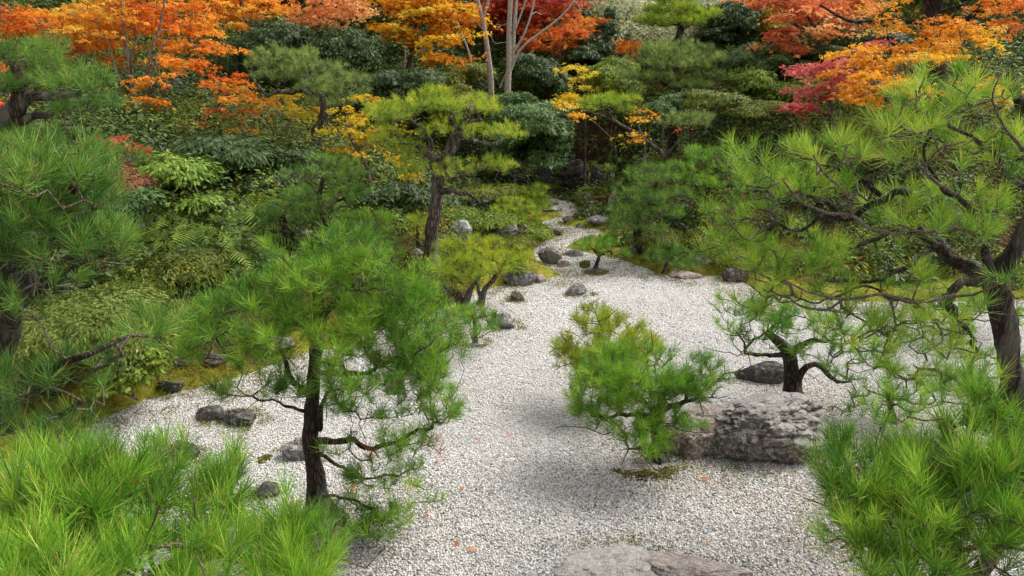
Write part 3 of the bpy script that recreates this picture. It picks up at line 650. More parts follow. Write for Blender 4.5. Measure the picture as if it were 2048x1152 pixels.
def broad(label, trunk, lobes, limbs=(), mat='mp_orange', bark='bark_brown', size=0.07, dens=900, shape='maple', name='maple_tree', cat='maple tree', group=None,
          spray=0.45, flat=0.22, r0=0.006, seed=None, tilt=0.5, base='drop', aspect=0.45, droop=0.06, sprays=2.2, sides=9, mat2=None):
    """layered broadleaf tree: lobes = (px,py,Y,rx_px,ry_px[,depth_m[,factor]]) filled with flat sprays of leaves"""
    rg = np.random.default_rng(seed if seed is not None else int(trunk[0][0] * 17 + trunk[0][1] * 5) % 99991)
    tp = np.array([at(p[0], p[1], p[2]) for p in trunk]); trd = np.array([p[3] for p in trunk], float)
    z0 = max(gz(tp[0][0], tp[0][1]), 0)
    if tp[0][2] > z0 + 0.02:
        foot = tp[0].copy(); foot[2] = z0 - 0.15; tp = np.vstack([foot, tp]); trd = np.concatenate([[trd[0] * 1.2], trd])
    else: tp[0][2] = z0 - 0.1
    loc = np.array([tp[0][0], tp[0][1], z0]); rt = root(name, loc, label, cat, group)
    tb = Buf(); P, rr = catmull(tp, trd, 0.12); tube(tb, P, rr, sides, 0.06, 0.3); link('trunk', tb.mesh('trunk', M[bark], loc, True), rt)
    nodes = [P[len(P) // 4:]]; lb = Buf()
    for lm in limbs:
        lp = np.array([at(*p[:3]) for p in lm]); Q, qr = catmull(lp, [p[3] for p in lm], 0.12); tube(lb, Q, qr, 7, 0.05); nodes.append(Q)
    SCn, W_ = [], []
    for lo in lobes:
        px, py, Y, rxp, ryp = lo[:5]; s = mpp(px, py, Y); rx, rz = rxp * s, ryp * s
        ry = lo[5] if len(lo) > 5 and lo[5] else rx * 0.8; fac = lo[6] if len(lo) > 6 else 1
        n = max(2, int(0.62 * sprays * fac * (4 / 3 * math.pi * rx * ry * rz) / (spray * spray * .12 * 6) ** 1.0)); n = min(n, 260)
        d = unit(rg.normal(size=(n, 3))) * (rg.random((n, 1)) ** 0.4); SCn.append(at(px, py, Y) + d * [rx, ry, rz])
    S = np.concatenate(SCn); m = len(S)
    gA, gB, ra, rb = grow(np.concatenate(nodes), None, S, rg, seg=0.28, r0=r0, jit=0.08, sag=0.03, rmax=trd.max() * 0.6)
    frusta(lb, gA, gB, ra, rb, 5); link('branches', lb.mesh('branches', M[bark], loc, True), rt)
    per = max(8, int(dens * math.pi * spray * spray)); k = m * per
    a = rg.uniform(0, 2 * math.pi, k); u = np.sqrt(rg.random(k)) ; 
    el = np.repeat(rg.uniform(0.6, 1.3, m), per); an = np.repeat(rg.uniform(0, 6.28, m), per)
    u = u * (0.75 + 0.35 * np.sin(a * 3 + an) + 0.2 * np.sin(a * 7 + 2 * an))
    x = np.cos(a) * u * spray * el; y = np.sin(a) * u * spray / el
    zz = rg.normal(size=k) * spray * flat * 0.35 - droop * spray * u * u * 3 + 0.0
    tl = np.repeat(rg.normal(size=(m, 2)) * 0.18, per, 0); zz += x * tl[:, 0] + y * tl[:, 1]
    C = np.repeat(S, per, 0) + np.c_[x, y, zz]
    Nn = unit(np.c_[np.zeros(k), np.zeros(k), np.ones(k)] + rg.normal(size=(k, 3)) * tilt + np.c_[x, y, 0 * x] / spray * 0.3)
    gt = vnoise(C * [2.6 / spray, 2.6 / spray, 5 / spray] + 31, 6) + .6 * vnoise(C * (6.5 / spray), 7) > 0.0; q = 0.54 + 0.62 * vnoise(C * .75, 4) + np.repeat(rg.normal(size=m) * .13, per) + rg.normal(size=k) * .16
    cb = Buf(); fw = np.c_[x, y, -0.3 * np.ones(k) * spray]; C, Nn, q, fw = C[gt], Nn[gt], q[gt], fw[gt]
    leaves(cb, C, Nn, size, rg, shape, q, aspect, fwd=unit(fw)); link('crown', cb.mesh('crown', M[mat], loc), rt)
    return rt

def dome_leaves(cb, c, rx, ry, rz, n, size, rg, shape='oval', aspect=0.5, lump=0.3, thick=0.3, nup=0.6):
    d = unit(rg.normal(size=(n, 3))); d[:, 2] = np.where(d[:, 2] < -0.25, -d[:, 2], d[:, 2])
    sd_ = rg.random() * 90
    lp = 1 + lump * fbm(d * 2.6 + sd_, 3, 2) * 1.5
    r = lp * (1 - thick * rg.random(n) ** 1.6)
    C = c + d * r[:, None] * [rx, ry, rz]
    Nn = unit(d * [1, 1, 1.2] + [0, 0, nup] + rg.normal(size=(n, 3)) * 0.5)
    q = 0.48 + 0.35 * fbm(C * 2.5, 3, 6) + rg.normal(size=n) * 0.17
    leaves(cb, C, Nn, size, rg, shape, q, aspect, fwd=unit(d + [0, 0, -.4]))
def shrub(label, px, py, Y, lobes, mat, size, n, name='shrub', cat='shrub', group=None, shape='oval', aspect=0.5, seed=None, stems=9, lump=0.3, thick=0.3, nup=0.6):
    """(px,py,Y) foot; lobes (px,py,Y,rx_px,rz_px[,ry_m])"""
    rg = np.random.default_rng(seed if seed is not None else int(px * 11 + py * 3) % 99991)
    f = at(px, py, Y); z0 = max(gz(f[0], f[1]), 0); loc = np.array([f[0], f[1], z0]); rt = root(name, loc, label, cat, group)
    cb = Buf(); ar = [l[3] * l[4] for l in lobes]; tot = sum(ar); ends = []
    for l, a_ in zip(lobes, ar):
        s = mpp(*l[:3]); c = at(*l[:3]); rx, rz = l[3] * s, l[4] * s; ry = l[5] if len(l) > 5 else rx * 0.8
        dome_leaves(cb, c, rx, ry, rz, int(n * a_ / tot), size, rg, shape, aspect, lump, thick, nup)
        for _ in range(max(2, stems // len(lobes))): ends.append(c + unit(rg.normal(size=3)) * [rx, ry, rz] * 0.75)
    E = np.array(ends); E[:, 2] = np.maximum(E[:, 2], np.maximum(height(E[:, :2]), 0) + 0.05)
    sp = np.array([loc + [0, 0, -0.05], loc + [0, 0, 0.05], loc + [0, 0, 0.12]])
    gA, gB, ra, rb = grow(sp, None, E, rg, seg=0.15, r0=0.006, jit=0.1); sb = Buf(); frusta(sb, gA, gB, ra, rb, 5)
    link('stems', sb.mesh('stems', M['bark_brown'], loc, True), rt); link('foliage', cb.mesh('foliage', M[mat], loc), rt)
    return rt

# ------------------------------------------------------------------ the rocks
GR = 'rocks set along the dry stream'
rock(1500, 932, 350, 138, 'rk_boulder', 'massive flat-topped boulder, dark face and light-painted lichened top, in front of the dark-trunked little pine', 'boulder', 'boulder', 6, 0.62, 1.3, rot=0.12, flat=0.12, sink=0.12, box=.35)
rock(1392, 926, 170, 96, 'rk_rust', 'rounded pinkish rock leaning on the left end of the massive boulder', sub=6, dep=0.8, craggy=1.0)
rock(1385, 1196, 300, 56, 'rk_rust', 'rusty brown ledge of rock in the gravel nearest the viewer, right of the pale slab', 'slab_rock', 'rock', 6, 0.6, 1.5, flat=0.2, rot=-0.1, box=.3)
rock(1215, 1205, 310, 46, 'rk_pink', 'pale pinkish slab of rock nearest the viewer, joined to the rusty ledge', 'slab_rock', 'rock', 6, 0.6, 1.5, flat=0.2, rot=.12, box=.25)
rock(1525, 775, 118, 42, 'rk_dark', 'low brown rock on the gravel just behind the massive boulder', sub=5, dep=0.5)
rock(476, 862, 100, 38, 'rk_dark', 'craggy black and grey rock, larger of two touching on the left gravel', sub=6, craggy=1.6)
rock(424, 845, 60, 28, 'rk_dark', 'smooth brown rock, smaller of two touching on the left gravel', sub=4, craggy=0.6)
rock(610, 928, 96, 46, 'rk_grey', 'grey lump of rock directly behind the trunk of the standing pine', sub=5)
rock(372, 930, 74, 56, 'rk_dark', 'dark upright rock rising behind the needles of the low front pine', sub=5)
rock(535, 1000, 50, 28, 'rk_dark', 'small black rock left of the foot of the standing pine', sub=4)
rock(436, 750, 74, 30, 'rk_moss', 'lichened rock ridge half sunk in the yellow moss of the left bank', sub=5, craggy=1.6)
rock(368, 742, 62, 22, 'rk_moss', 'low dark rock in the moss beside the pale-leaved shrub', sub=5, craggy=1.4)
rock(344, 793, 74, 26, 'rk_moss', 'speckled rock at the gravel edge below the mossy left bank', sub=5, craggy=1.6)
rock(540, 722, 110, 26, 'rk_grey', 'long low rock seen under the left branches of the standing pine', sub=5)
rock(1008, 664, 66, 32, 'rk_grey', 'smooth grey rock at the tip of the low pine mat by the gravel', sub=5, dep=0.9, craggy=0.7)
rock(874, 608, 70, 34, 'rk_dark', 'black and white rock left of the yellow flat-topped pine', sub=5, craggy=1.4)
rock(1033, 604, 33, 20, 'rk_moss', 'small brown-grey rock alone on gravel right of the yellow flat-topped pine', sub=4)
rock(1155, 595, 56, 24, 'rk_grey', 'lone grey rock with a low skirt in the middle of the white gravel', sub=5, dep=0.7)
rock(1042, 574, 84, 32, 'rk_grey', 'long flat grey rock where the bank meets the gravel pond', sub=5, flat=0.3, dep=0.5)
rock(1080, 568, 28, 17, 'rk_rust', 'small rusty rock touching the long flat grey rock', sub=4)
rock(1098, 532, 62, 34, 'rk_grey', 'brownish grey boulder at the left mouth of the stream', sub=5)
rock(1126, 536, 26, 14, 'rk_rust', 'small tan rock right of the boulder at the stream mouth', sub=4)
rock(1150, 514, 44, 12, 'rk_dark', 'flat dark rock lying mid-stream behind the little bonsai pine', sub=4, flat=0.3)
rock(1170, 537, 26, 17, 'rk_mossy', 'round dark mossy stone left of the bonsai pine trunk', sub=4)
rock(1191, 549, 28, 9, 'rk_dark', 'small reddish flat stone at the foot of the bonsai pine', sub=4)
rock(923, 481, 60, 34, 'rk_white', 'pale pointed rock standing on the moss right of the tall sculpted pine', sub=5, peak=0.2, dep=0.8)
rock(1012, 474, 64, 34, 'rk_white', 'humped pale rock with moss on top, left of a pair on the bank', sub=5)
rock(1048, 478, 44, 28, 'rk_grey', 'rounded grey rock, right of a pair on the mossy bank', sub=5)
rock(990, 468, 30, 20, 'rk_dark', 'small dark rock behind the humped pale rock', sub=4)
rock(575, 478, 60, 34, 'rk_rust', 'pinkish rock among shrubs on the left bank behind the standing pine', sub=5)
rock(618, 502, 72, 36, 'rk_white', 'pale pinkish rock pile showing left of the standing pine top', sub=5)
rock(880, 505, 60, 20, 'rk_grey', 'grey rock behind the foot of the tall sculpted pine', sub=4)
rock(838, 524, 36, 24, 'rk_rust', 'small brown rock left of the foot of the tall sculpted pine', sub=4)
rock(768, 410, 52, 30, 'rk_grey', 'weathered rock up in the ferns left of the tall sculpted pine', sub=4)
rock(988, 408, 60, 24, 'rk_rust', 'reddish-grey ledge among the shrubs above the left bank', sub=4)
rock(1112, 472, 34, 8, 'rk_dark', 'dark flat stone dividing the narrow white stream', sub=4)
rock(1072, 452, 30, 14, 'rk_moss', 'grey-green rock on the left edge of the stream bend', sub=4)
rock(1136, 447, 28, 9, 'rk_dark', 'dark pointed stone at the upper bend of the stream', sub=4)
rock(1196, 454, 44, 20, 'rk_grey', 'grey boulder on the yellow moss right of the stream', sub=4)
rock(1158, 458, 14, 12, 'rk_grey', 'very small upright stone on the moss right of the stream', sub=3)
rock(1188, 436, 22, 10, 'rk_moss', 'small stone in the moss above the stream bend', sub=3)
rock(1178, 424, 20, 10, 'rk_grey', 'small grey stone beyond the stream bend', sub=3)
rock(1092, 424, 40, 9, 'rk_white', 'flat pale stepping stone at the head of the stream', sub=4, flat=0.4)
rock(1104, 411, 40, 8, 'rk_white', 'second flat pale stepping stone further up the stream', sub=4, flat=0.4)
rock(1140, 401, 44, 8, 'rk_grey', 'flat grey stone below the dark gully', sub=4, flat=0.4)
rock(1170, 410, 34, 24, 'rk_grey', 'upright grey rock on the right of the gully mouth', sub=4)
rock(1224, 418, 26, 34, 'rk_white', 'tall pale rock beside the gully, left of the right bank pines', sub=4, peak=0.4)
rock(1205, 393, 34, 22, 'rk_moss', 'lichened rock above the tall pale rock by the gully', sub=4)
rock(1355, 434, 80, 24, 'rk_dark', 'dark square-edged ledge of rock under the right bank pines', sub=5, flat=0.4)
rock(1402, 530, 42, 26, 'rk_white', 'pale rounded rock on the right bank above the gravel pond', sub=5)
rock(1368, 561, 62, 14, 'rk_rust', 'low reddish rock at the right edge of the gravel pond', sub=4)
rock(1470, 566, 64, 26, 'rk_dark', 'brown rock at the right corner of the gravel pond', sub=5)
rock(1268, 508, 26, 16, 'rk_grey', 'small grey rock right of the bonsai pine on the bank', sub=4)
rock(1348, 486, 20, 16, 'rk_grey', 'small grey rock half hidden in the right bank plants', sub=4)
rock(1232, 322, 52, 44, 'rk_mossy', 'moss-covered rounded rock high on the right side of the gully', sub=5, Y=17.5)
for (x, y, wd, hh, mt, lb) in ((1150, 380, 90, 60, 'rk_moss', 'dark broken rock wall at the left of the shaded gully'), (1205, 352, 70, 60, 'rk_dark', 'dark cliffy rock in the shade of the gully, right side'), (1085, 350, 60, 60, 'rk_dark', 'black rock deep in the shade under the round evergreen')):
    rock(x, y, wd, hh, mt, lb, sub=5, craggy=1.8, Y=19.0 if x != 1150 else 20.0)
print('rocks done')

# ------------------------------------------------------------------ pines
GPN = 'trained pines around the dry stream'
# standing pine left of centre
pine('slender standing pine with dark trunk and airy lower branches, on gravel left of centre',
     [(640, 1012, 4.35, .062), (628, 930, 4.33, .050), (621, 850, 4.31, .046), (628, 760, 4.3, .043), (634, 690, 4.3, .040), (640, 640, 4.3, .036), (636, 590, 4.3, .030), (650, 545, 4.3, .02)],
     [(700, 505, 4.3, 92, 46, .3, 1.0), (645, 548, 4.2, 100, 42, .30, 1.0), (600, 600, 4.2, 60, 30, .25, .8), (720, 545, 4.2, 90, 40, .3, .9), (560, 570, 4.25, 40, 24, .2, .6), (480, 640, 4.1, 110, 58, .32, 1.0), (425, 690, 4.2, 62, 36, .28, .9), (575, 655, 4.0, 66, 46, .25, .9), (500, 590, 4.25, 60, 36, .25, .9), (530, 700, 4.0, 60, 34, .25, .8),
      (790, 640, 4.2, 110, 66, .34, 1.0), (860, 690, 4.3, 74, 52, .3, 1.0), (750, 740, 4.0, 100, 56, .32, .8), (795, 560, 4.4, 60, 36, .25, .9), (740, 610, 4.35, 80, 50, .3, .9), (690, 690, 4.05, 50, 38, .25, .8), (840, 610, 4.3, 60, 36, .25, .9), (820, 740, 4.1, 80, 44, .3, .8),
      (500, 765, 4.1, 76, 34, .24, .9), (575, 790, 4.1, 44, 26, .2, .8), (885, 815, 4.3, 38, 42, .16, 1.3), (770, 800, 4.1, 90, 40, .25, .9), (700, 790, 4.2, 60, 30, .2, .8), (800, 880, 4.15, 70, 30, .2, .8), (780, 950, 4.1, 90, 36, .22, .8), (870, 1000, 4.2, 34, 22, .14, 1.2), (770, 1050, 4.0, 70, 30, .2, 1.1), (700, 1030, 4.05, 55, 26, .2, 1.0), (850, 930, 4.2, 36, 22, .14, .8), (540, 500, 4.3, 22, 20, .1, .9), (560, 545, 4.25, 40, 26, .2, .8), (400, 640, 4.2, 40, 26, .2, .8), (840, 760, 4.2, 60, 40, .25, .7), (690, 900, 4.0, 40, 20, .15, .35)],
     limbs=[[(634, 690, 4.3, .018), (600, 650, 4.2, .012), (560, 640, 4.1, .01)], [(626, 785, 4.3, .024), (590, 770, 4.2, .016), (560, 700, 4.15, .012), (510, 690, 4.1, .008)],
            [(640, 640, 4.3, .02), (690, 585, 4.28, .016), (715, 580, 4.28, .01)], [(640, 745, 4.3, .022), (720, 745, 4.25, .015), (800, 715, 4.25, .009)],
            [(625, 880, 4.32, .024), (690, 885, 4.3, .018), (790, 885, 4.25, .012), (860, 850, 4.25, .007)], [(630, 905, 4.32, .015), (680, 930, 4.25, .010), (720, 960, 4.2, .008), (800, 950, 4.15, .006)],
            [(640, 990, 4.32, .014), (690, 1000, 4.2, .009), (740, 1015, 4.1, .007)], [(625, 830, 4.3, .014), (570, 810, 4.2, .010), (510, 795, 4.1, .006)], [(640, 860, 4.3, .014), (650, 790, 4.2, .012), (700, 770, 4.15, .007)]],
     mat='pine', bark='bark_dark', dens=135, per=66, L=0.10, W=0.0024, brown=.05, r0=.0026, seg=.07, jit=.2, group=GPN, step=.03, deadpads=[(870, 893, 4.25, 22, 8, .08), (745, 905, 4.2, 24, 12, .08)], seed=11, sides=14)
# front left low pine (below and left of the viewer)
pine('lush low pine filling the bottom left corner with long bright needles',
     [(250, 1500, 1.9, .06), (250, 1300, 1.95, .05), (230, 1150, 2.0, .04), (200, 1060, 2.05, .03)],
     [(60, 1030, 1.9, 150, 60, .26), (230, 1020, 2.1, 140, 55, .26), (390, 1040, 2.2, 90, 48, .24), (120, 1130, 1.7, 180, 60, .24), (330, 1120, 1.85, 160, 55, .24), (500, 1090, 2.0, 105, 55, .22), (575, 1160, 1.9, 80, 45, .2),
      (100, 945, 2.3, 110, 36, .22, .8), (290, 935, 2.4, 80, 30, .2, .8), (20, 1180, 1.5, 130, 60, .2), (440, 960, 2.45, 40, 24, .16), (620, 1120, 2.0, 60, 34, .16), (560, 1040, 2.15, 50, 30, .14), (160, 985, 2.0, 110, 36, .2)],
     limbs=[[(230, 1150, 2.0, .03), (120, 1080, 2.0, .022), (30, 1010, 2.0, .014)], [(230, 1200, 2.0, .03), (380, 1110, 2.05, .02), (520, 1120, 2.0, .012)], [(200, 1060, 2.05, .02), (260, 960, 2.3, .014), (290, 925, 2.4, .01)], [(200, 1060, 2.05, .02), (100, 960, 2.2, .012)]],
     base='drop', mat='pine', bark='bark', dens=240, per=78, L=0.105, W=0.0023, spread=(6, 58), shoot=.07, group=GPN, step=.03, seed=21, sides=14, brown=0.06, upw=1.3, outw=.7)
# tall left pine
pine('bushy pine at the left edge with dense overlapping tufts and bare grey twigs',
     [(-40, 900, 3.2, .08), (-20, 760, 3.2, .065), (15, 660, 3.2, .055), (-10, 540, 3.15, .045), (20, 440, 3.1, .035), (60, 380, 3.1, .02)],
     [(70, 350, 3.0, 115, 55, .38), (160, 400, 3.2, 60, 45, .3), (30, 440, 2.9, 90, 60, .35), (130, 480, 3.0, 95, 48, .32), (215, 490, 3.2, 42, 34, .2), (60, 560, 2.9, 90, 48, .3), (10, 640, 2.8, 44, 34, .2, .6), (305, 650, 3.3, 46, 36, .2, .9), (200, 720, 2.9, 70, 28, .2, .35), (50, 740, 2.7, 90, 44, .24, .6), (190, 800, 2.8, 70, 24, .2, .4), (90, 830, 2.6, 80, 36, .22, .6), (10, 850, 2.6, 50, 34, .2, .6)],
     limbs=[[(15, 660, 3.2, .035), (60, 600, 3.1, .02), (110, 550, 3.0, .012), (170, 520, 3.0, .008)], [(-10, 560, 3.15, .03), (60, 500, 3.05, .018), (140, 440, 3.1, .01)], [(-30, 830, 3.1, .03), (60, 770, 2.8, .018), (150, 720, 2.7, .012), (250, 690, 2.8, .008)], [(-30, 850, 3.1, .03), (60, 850, 2.7, .015), (160, 800, 2.7, .01)]],
     base='drop', mat='pine_cool', bark='bark_dark', dens=110, per=80, L=0.108, W=0.0023, spread=(8, 68), shoot=.06, group=GPN, step=.03, seed=31, brown=.06)
# upper-left dark branched pine
pine('old pine at the upper left edge with black lichened limbs under flat tufted pads',
     [(-90, 420, 6.2, .13), (-70, 330, 6.2, .12), (-40, 262, 6.2, .10), (10, 240, 6.2, .085), (40, 205, 6.2, .07), (38, 150, 6.2, .045), (20, 115, 6.2, .03)],
     [(30, 108, 6.1, 60, 24, .5), (90, 130, 6.3, 34, 18, .3), (140, 165, 6.2, 62, 26, .5), (190, 175, 6.2, 30, 20, .3), (60, 165, 6.5, 50, 22, .4), (-10, 170, 6.0, 30, 30, .4), (175, 210, 6.4, 50, 22, .4), (100, 90, 6.4, 20, 14, .3)],
     limbs=[[(40, 205, 6.2, .05), (100, 195, 6.2, .035), (170, 180, 6.2, .02)], [(30, 240, 6.2, .045), (85, 235, 6.2, .03), (115, 215, 6.3, .02)], [(38, 175, 6.2, .03), (60, 155, 6.2, .02), (90, 145, 6.2, .012)], [(10, 240, 6.2, .04), (-20, 200, 6.1, .02), (0, 180, 6.1, .012)]],
     base='drop', mat='pine_cool', bark='bark', dens=75, per=50, L=0.11, W=0.003, group=GPN, seed=41)
pine('spreading pine under the black-limbed one, grey-green pads reaching toward a red shrub',
     [(40, 470, 6.4, .08), (60, 400, 6.4, .065), (90, 350, 6.4, .05), (130, 325, 6.4, .035)],
     [(60, 280, 6.3, 75, 26, .6), (150, 305, 6.3, 80, 26, .6), (235, 325, 6.4, 46, 20, .4), (110, 335, 6.2, 60, 20, .4), (200, 350, 6.6, 40, 14, .3, .5)],
     limbs=[[(90, 350, 6.4, .035), (160, 330, 6.4, .02), (230, 335, 6.4, .012)], [(80, 370, 6.4, .03), (40, 310, 6.3, .02)]],
     base='drop', mat='pine_cool', bark='bark_dark', dens=65, per=50, L=0.11, W=0.003, group=GPN, seed=42)
# big right pine
pine('large right-hand pine with thick black trunk and crooked spreading grey limbs',
     [(2035, 860, 4.6, .085), (2024, 780, 4.6, .072), (2016, 690, 4.6, .069), (2000, 610, 4.6, .068), (1992, 550, 4.55, .064), (2030, 500, 4.5, .045), (2070, 380, 4.4, .035), (2050, 240, 4.2, .03), (2020, 150, 4.1, .02)],
     [(1880, 190, 3.9, 80, 46, .35, .8), (1990, 190, 3.9, 55, 50, .3), (1800, 250, 4.0, 60, 34, .3, .7), (1660, 310, 4.1, 62, 36, .3, .8), (1730, 360, 4.2, 60, 36, .3, .55), (1590, 300, 4.1, 30, 22, .2), (1870, 320, 3.8, 80, 40, .3, .7), (1980, 350, 3.8, 70, 45, .3, .8),
      (1510, 350, 4.3, 50, 34, .3, .8), (1460, 420, 4.4, 50, 34, .3, .9), (1560, 430, 4.4, 70, 36, .35, .8), (1660, 470, 4.3, 65, 36, .3, .7), (1500, 500, 4.4, 60, 30, .3, .8), (1560, 550, 4.3, 70, 30, .3, .8), (1660, 560, 4.2, 70, 36, .3, .8), (1760, 520, 4.1, 70, 45, .3, .7), (1860, 440, 4.0, 70, 38, .3, .7), (1740, 430, 4.2, 50, 30, .25, .5),
      (1960, 460, 3.9, 60, 34, .25, .7), (1770, 610, 4.1, 70, 34, .3, .7), (1690, 640, 4.2, 60, 28, .25, .6), (1850, 560, 4.0, 50, 30, .25, .45), (1780, 690, 3.9, 60, 34, .25, .6), (1900, 700, 3.9, 60, 30, .2, .5), (1960, 280, 4.2, 70, 40, .3, .7), (1800, 400, 4.4, 70, 40, .3, .6), (1960, 620, 4.0, 50, 26, .2, .35), (1700, 300, 4.5, 60, 30, .3, .5), (1560, 380, 4.5, 70, 36, .3, .9), (1450, 470, 4.5, 46, 30, .25, 1), (1610, 510, 4.4, 80, 36, .3, .9), (1520, 600, 4.5, 60, 24, .25, .8), (1720, 660, 4.0, 80, 30, .3, .8), (1840, 640, 4.2, 70, 36, .3, .7), (1930, 780, 4.0, 60, 30, .25, .6), (1830, 250, 4.2, 70, 40, .3, .8), (1920, 400, 4.3, 80, 40, .3, .7), (1830, 740, 4.1, 70, 30, .25, .7), (1740, 730, 4.3, 50, 24, .25, .6), (1950, 730, 4.0, 50, 34, .25, .6), (1880, 620, 3.9, 60, 34, .25, .6), (1430, 520, 4.6, 30, 24, .2, .8), (1480, 300, 4.5, 36, 24, .2, .7), (1620, 370, 4.3, 60, 30, .3, .8), (2030, 300, 4.0, 40, 60, .3, .8), (2020, 560, 3.9, 40, 40, .25, .4)],
     limbs=[[(1990, 550, 4.55, 0.0476), (1930, 530, 4.5, 0.0408), (1880, 490, 4.45, 0.0354), (1840, 430, 4.4, 0.0272), (1800, 380, 4.3, 0.0218), (1740, 400, 4.3, 0.0190), (1680, 440, 4.3, 0.0163), (1620, 400, 4.25, 0.0122), (1590, 370, 4.2, 0.0082)],
            [(1680, 440, 4.3, 0.0150), (1640, 430, 4.3, 0.0109), (1600, 460, 4.35, 0.0082), (1540, 440, 4.4, 0.0061)], [(1995, 560, 4.5, 0.0340), (1920, 570, 4.3, 0.0238), (1900, 600, 4.2, 0.0190), (1930, 650, 4.1, 0.0150), (1950, 680, 4.05, 0.0082)],
            [(1960, 545, 4.5, 0.0238), (1880, 500, 4.35, 0.0190), (1800, 470, 4.25, 0.0136), (1720, 490, 4.2, 0.0102)], [(1900, 590, 4.3, 0.0122), (1800, 600, 4.15, 0.0088), (1720, 575, 4.2, 0.0068), (1640, 605, 4.3, 0.0048), (1590, 590, 4.3, 0.0034)],
            [(1990, 560, 4.5, 0.0272), (1960, 480, 4.2, 0.0190), (1930, 420, 4.0, 0.0136), (1880, 370, 3.9, 0.0095), (1870, 260, 3.9, 0.0068)], [(1760, 390, 4.3, 0.0136), (1700, 340, 4.2, 0.0088), (1650, 330, 4.15, 0.0068)], [(1880, 490, 4.45, 0.0204), (1790, 540, 4.3, 0.0136), (1690, 560, 4.2, 0.0095), (1620, 560, 4.3, 0.0068)],
            [(2070, 380, 4.4, 0.0204), (1990, 330, 4.2, 0.0136), (1930, 270, 4.0, 0.0082)]],
     twigs_bare=[[(1800, 470, 3.95, .012), (1740, 455, 3.9, .011), (1700, 430, 3.9, .009), (1650, 425, 3.85, .008), (1600, 400, 3.85, .006), (1565, 360, 3.85, .004)], [(1700, 430, 3.9, .008), (1690, 385, 3.85, .007), (1650, 350, 3.85, .006), (1628, 310, 3.85, .004)], [(1650, 350, 3.85, .005), (1682, 325, 3.8, .004), (1695, 290, 3.8, .003)], [(1910, 590, 4.0, .014), (1830, 605, 3.95, .011), (1760, 590, 3.9, .010), (1690, 600, 3.9, .008), (1620, 585, 3.9, .006), (1565, 560, 3.9, .004)], [(1830, 605, 3.95, .008), (1870, 640, 3.9, .007), (1888, 680, 3.9, .005), (1850, 705, 3.85, .003)], [(1780, 595, 3.92, .008), (1792, 640, 3.9, .006), (1778, 680, 3.88, .004)], [(1690, 600, 3.9, .006), (1650, 620, 3.9, .009), (1600, 612, 3.9, .007), (1570, 590, 3.9, .004)], [(1900, 380, 3.8, .010), (1850, 340, 3.75, .008), (1880, 300, 3.7, .006), (1930, 285, 3.7, .004)], [(1960, 470, 3.8, .012), (1910, 455, 3.8, .010), (1850, 465, 3.8, .008), (1800, 450, 3.8, .005)], [(2048, 300, 3.8, .010), (2010, 250, 3.75, .007), (1985, 200, 3.7, .005), (2000, 150, 3.7, .003)], [(1530, 450, 4.1, .006), (1500, 480, 4.05, .006), (1470, 460, 4.0, .005), (1440, 420, 4.0, .003)]],
     mat='pine_mix', bark='bark_dark', dens=56, per=72, L=0.115, W=0.0025, spread=(8, 68), shoot=.05, group=GPN, step=.03, seed=51, sides=16, brown=.05, r0=0.0038, jit=.26, sag=.16, seg=.07)
# bottom right low pine
pine('lush low pine filling the bottom right corner, needles swept up beside the boulder',
     [(1980, 1500, 2.2, .06), (1960, 1300, 2.25, .05), (1930, 1180, 2.3, .04), (1900, 1080, 2.3, .03)],
     [(1715, 935, 2.6, 80, 40, .26), (1760, 1010, 2.4, 110, 55, .28), (1720, 1090, 2.3, 70, 44, .2), (1820, 975, 2.5, 80, 44, .24), (1850, 915, 2.7, 80, 34, .24), (1900, 1010, 2.3, 120, 65, .26), (1980, 900, 2.5, 80, 50, .24), (2030, 1000, 2.2, 80, 70, .24), (1800, 1110, 2.2, 90, 50, .22), (1940, 1130, 2.1, 130, 55, .22), (1665, 905, 2.75, 34, 18, .12), (1890, 820, 2.8, 60, 36, .2), (1990, 800, 2.7, 50, 36, .18)],
     limbs=[[(1930, 1180, 2.3, .03), (2040, 1000, 2.4, .022), (2000, 920, 2.45, .018), (1930, 890, 2.55, .014), (1880, 850, 2.65, .01)], [(1900, 1080, 2.3, .025), (1800, 1020, 2.45, .016), (1700, 960, 2.6, .01)], [(1920, 1120, 2.3, .025), (1850, 1110, 2.2, .014)]],
     base='drop', mat='pine', bark='bark', dens=170, per=78, L=0.112, W=0.0023, spread=(6, 58), shoot=.07, group=GPN, step=.03, seed=61, sides=14, brown=0.07, upw=1.2, outw=.7)
pine('young pine with golden tufts between the bottom right pine and the boulder',
     [(1790, 835, 5.7, .035), (1780, 810, 5.7, .028), (1775, 785, 5.7, .02)],
     [(1770, 800, 5.6, 70, 24, .3), (1700, 815, 5.7, 36, 12, .2, .6), (1830, 790, 5.6, 60, 26, .3), (1900, 770, 5.6, 50, 24, .3), (1790, 835, 5.4, 60, 18, .25)],
     mat='pine', bark='bark', dens=90, per=50, L=0.11, W=0.0024, group=GPN, seed=62)
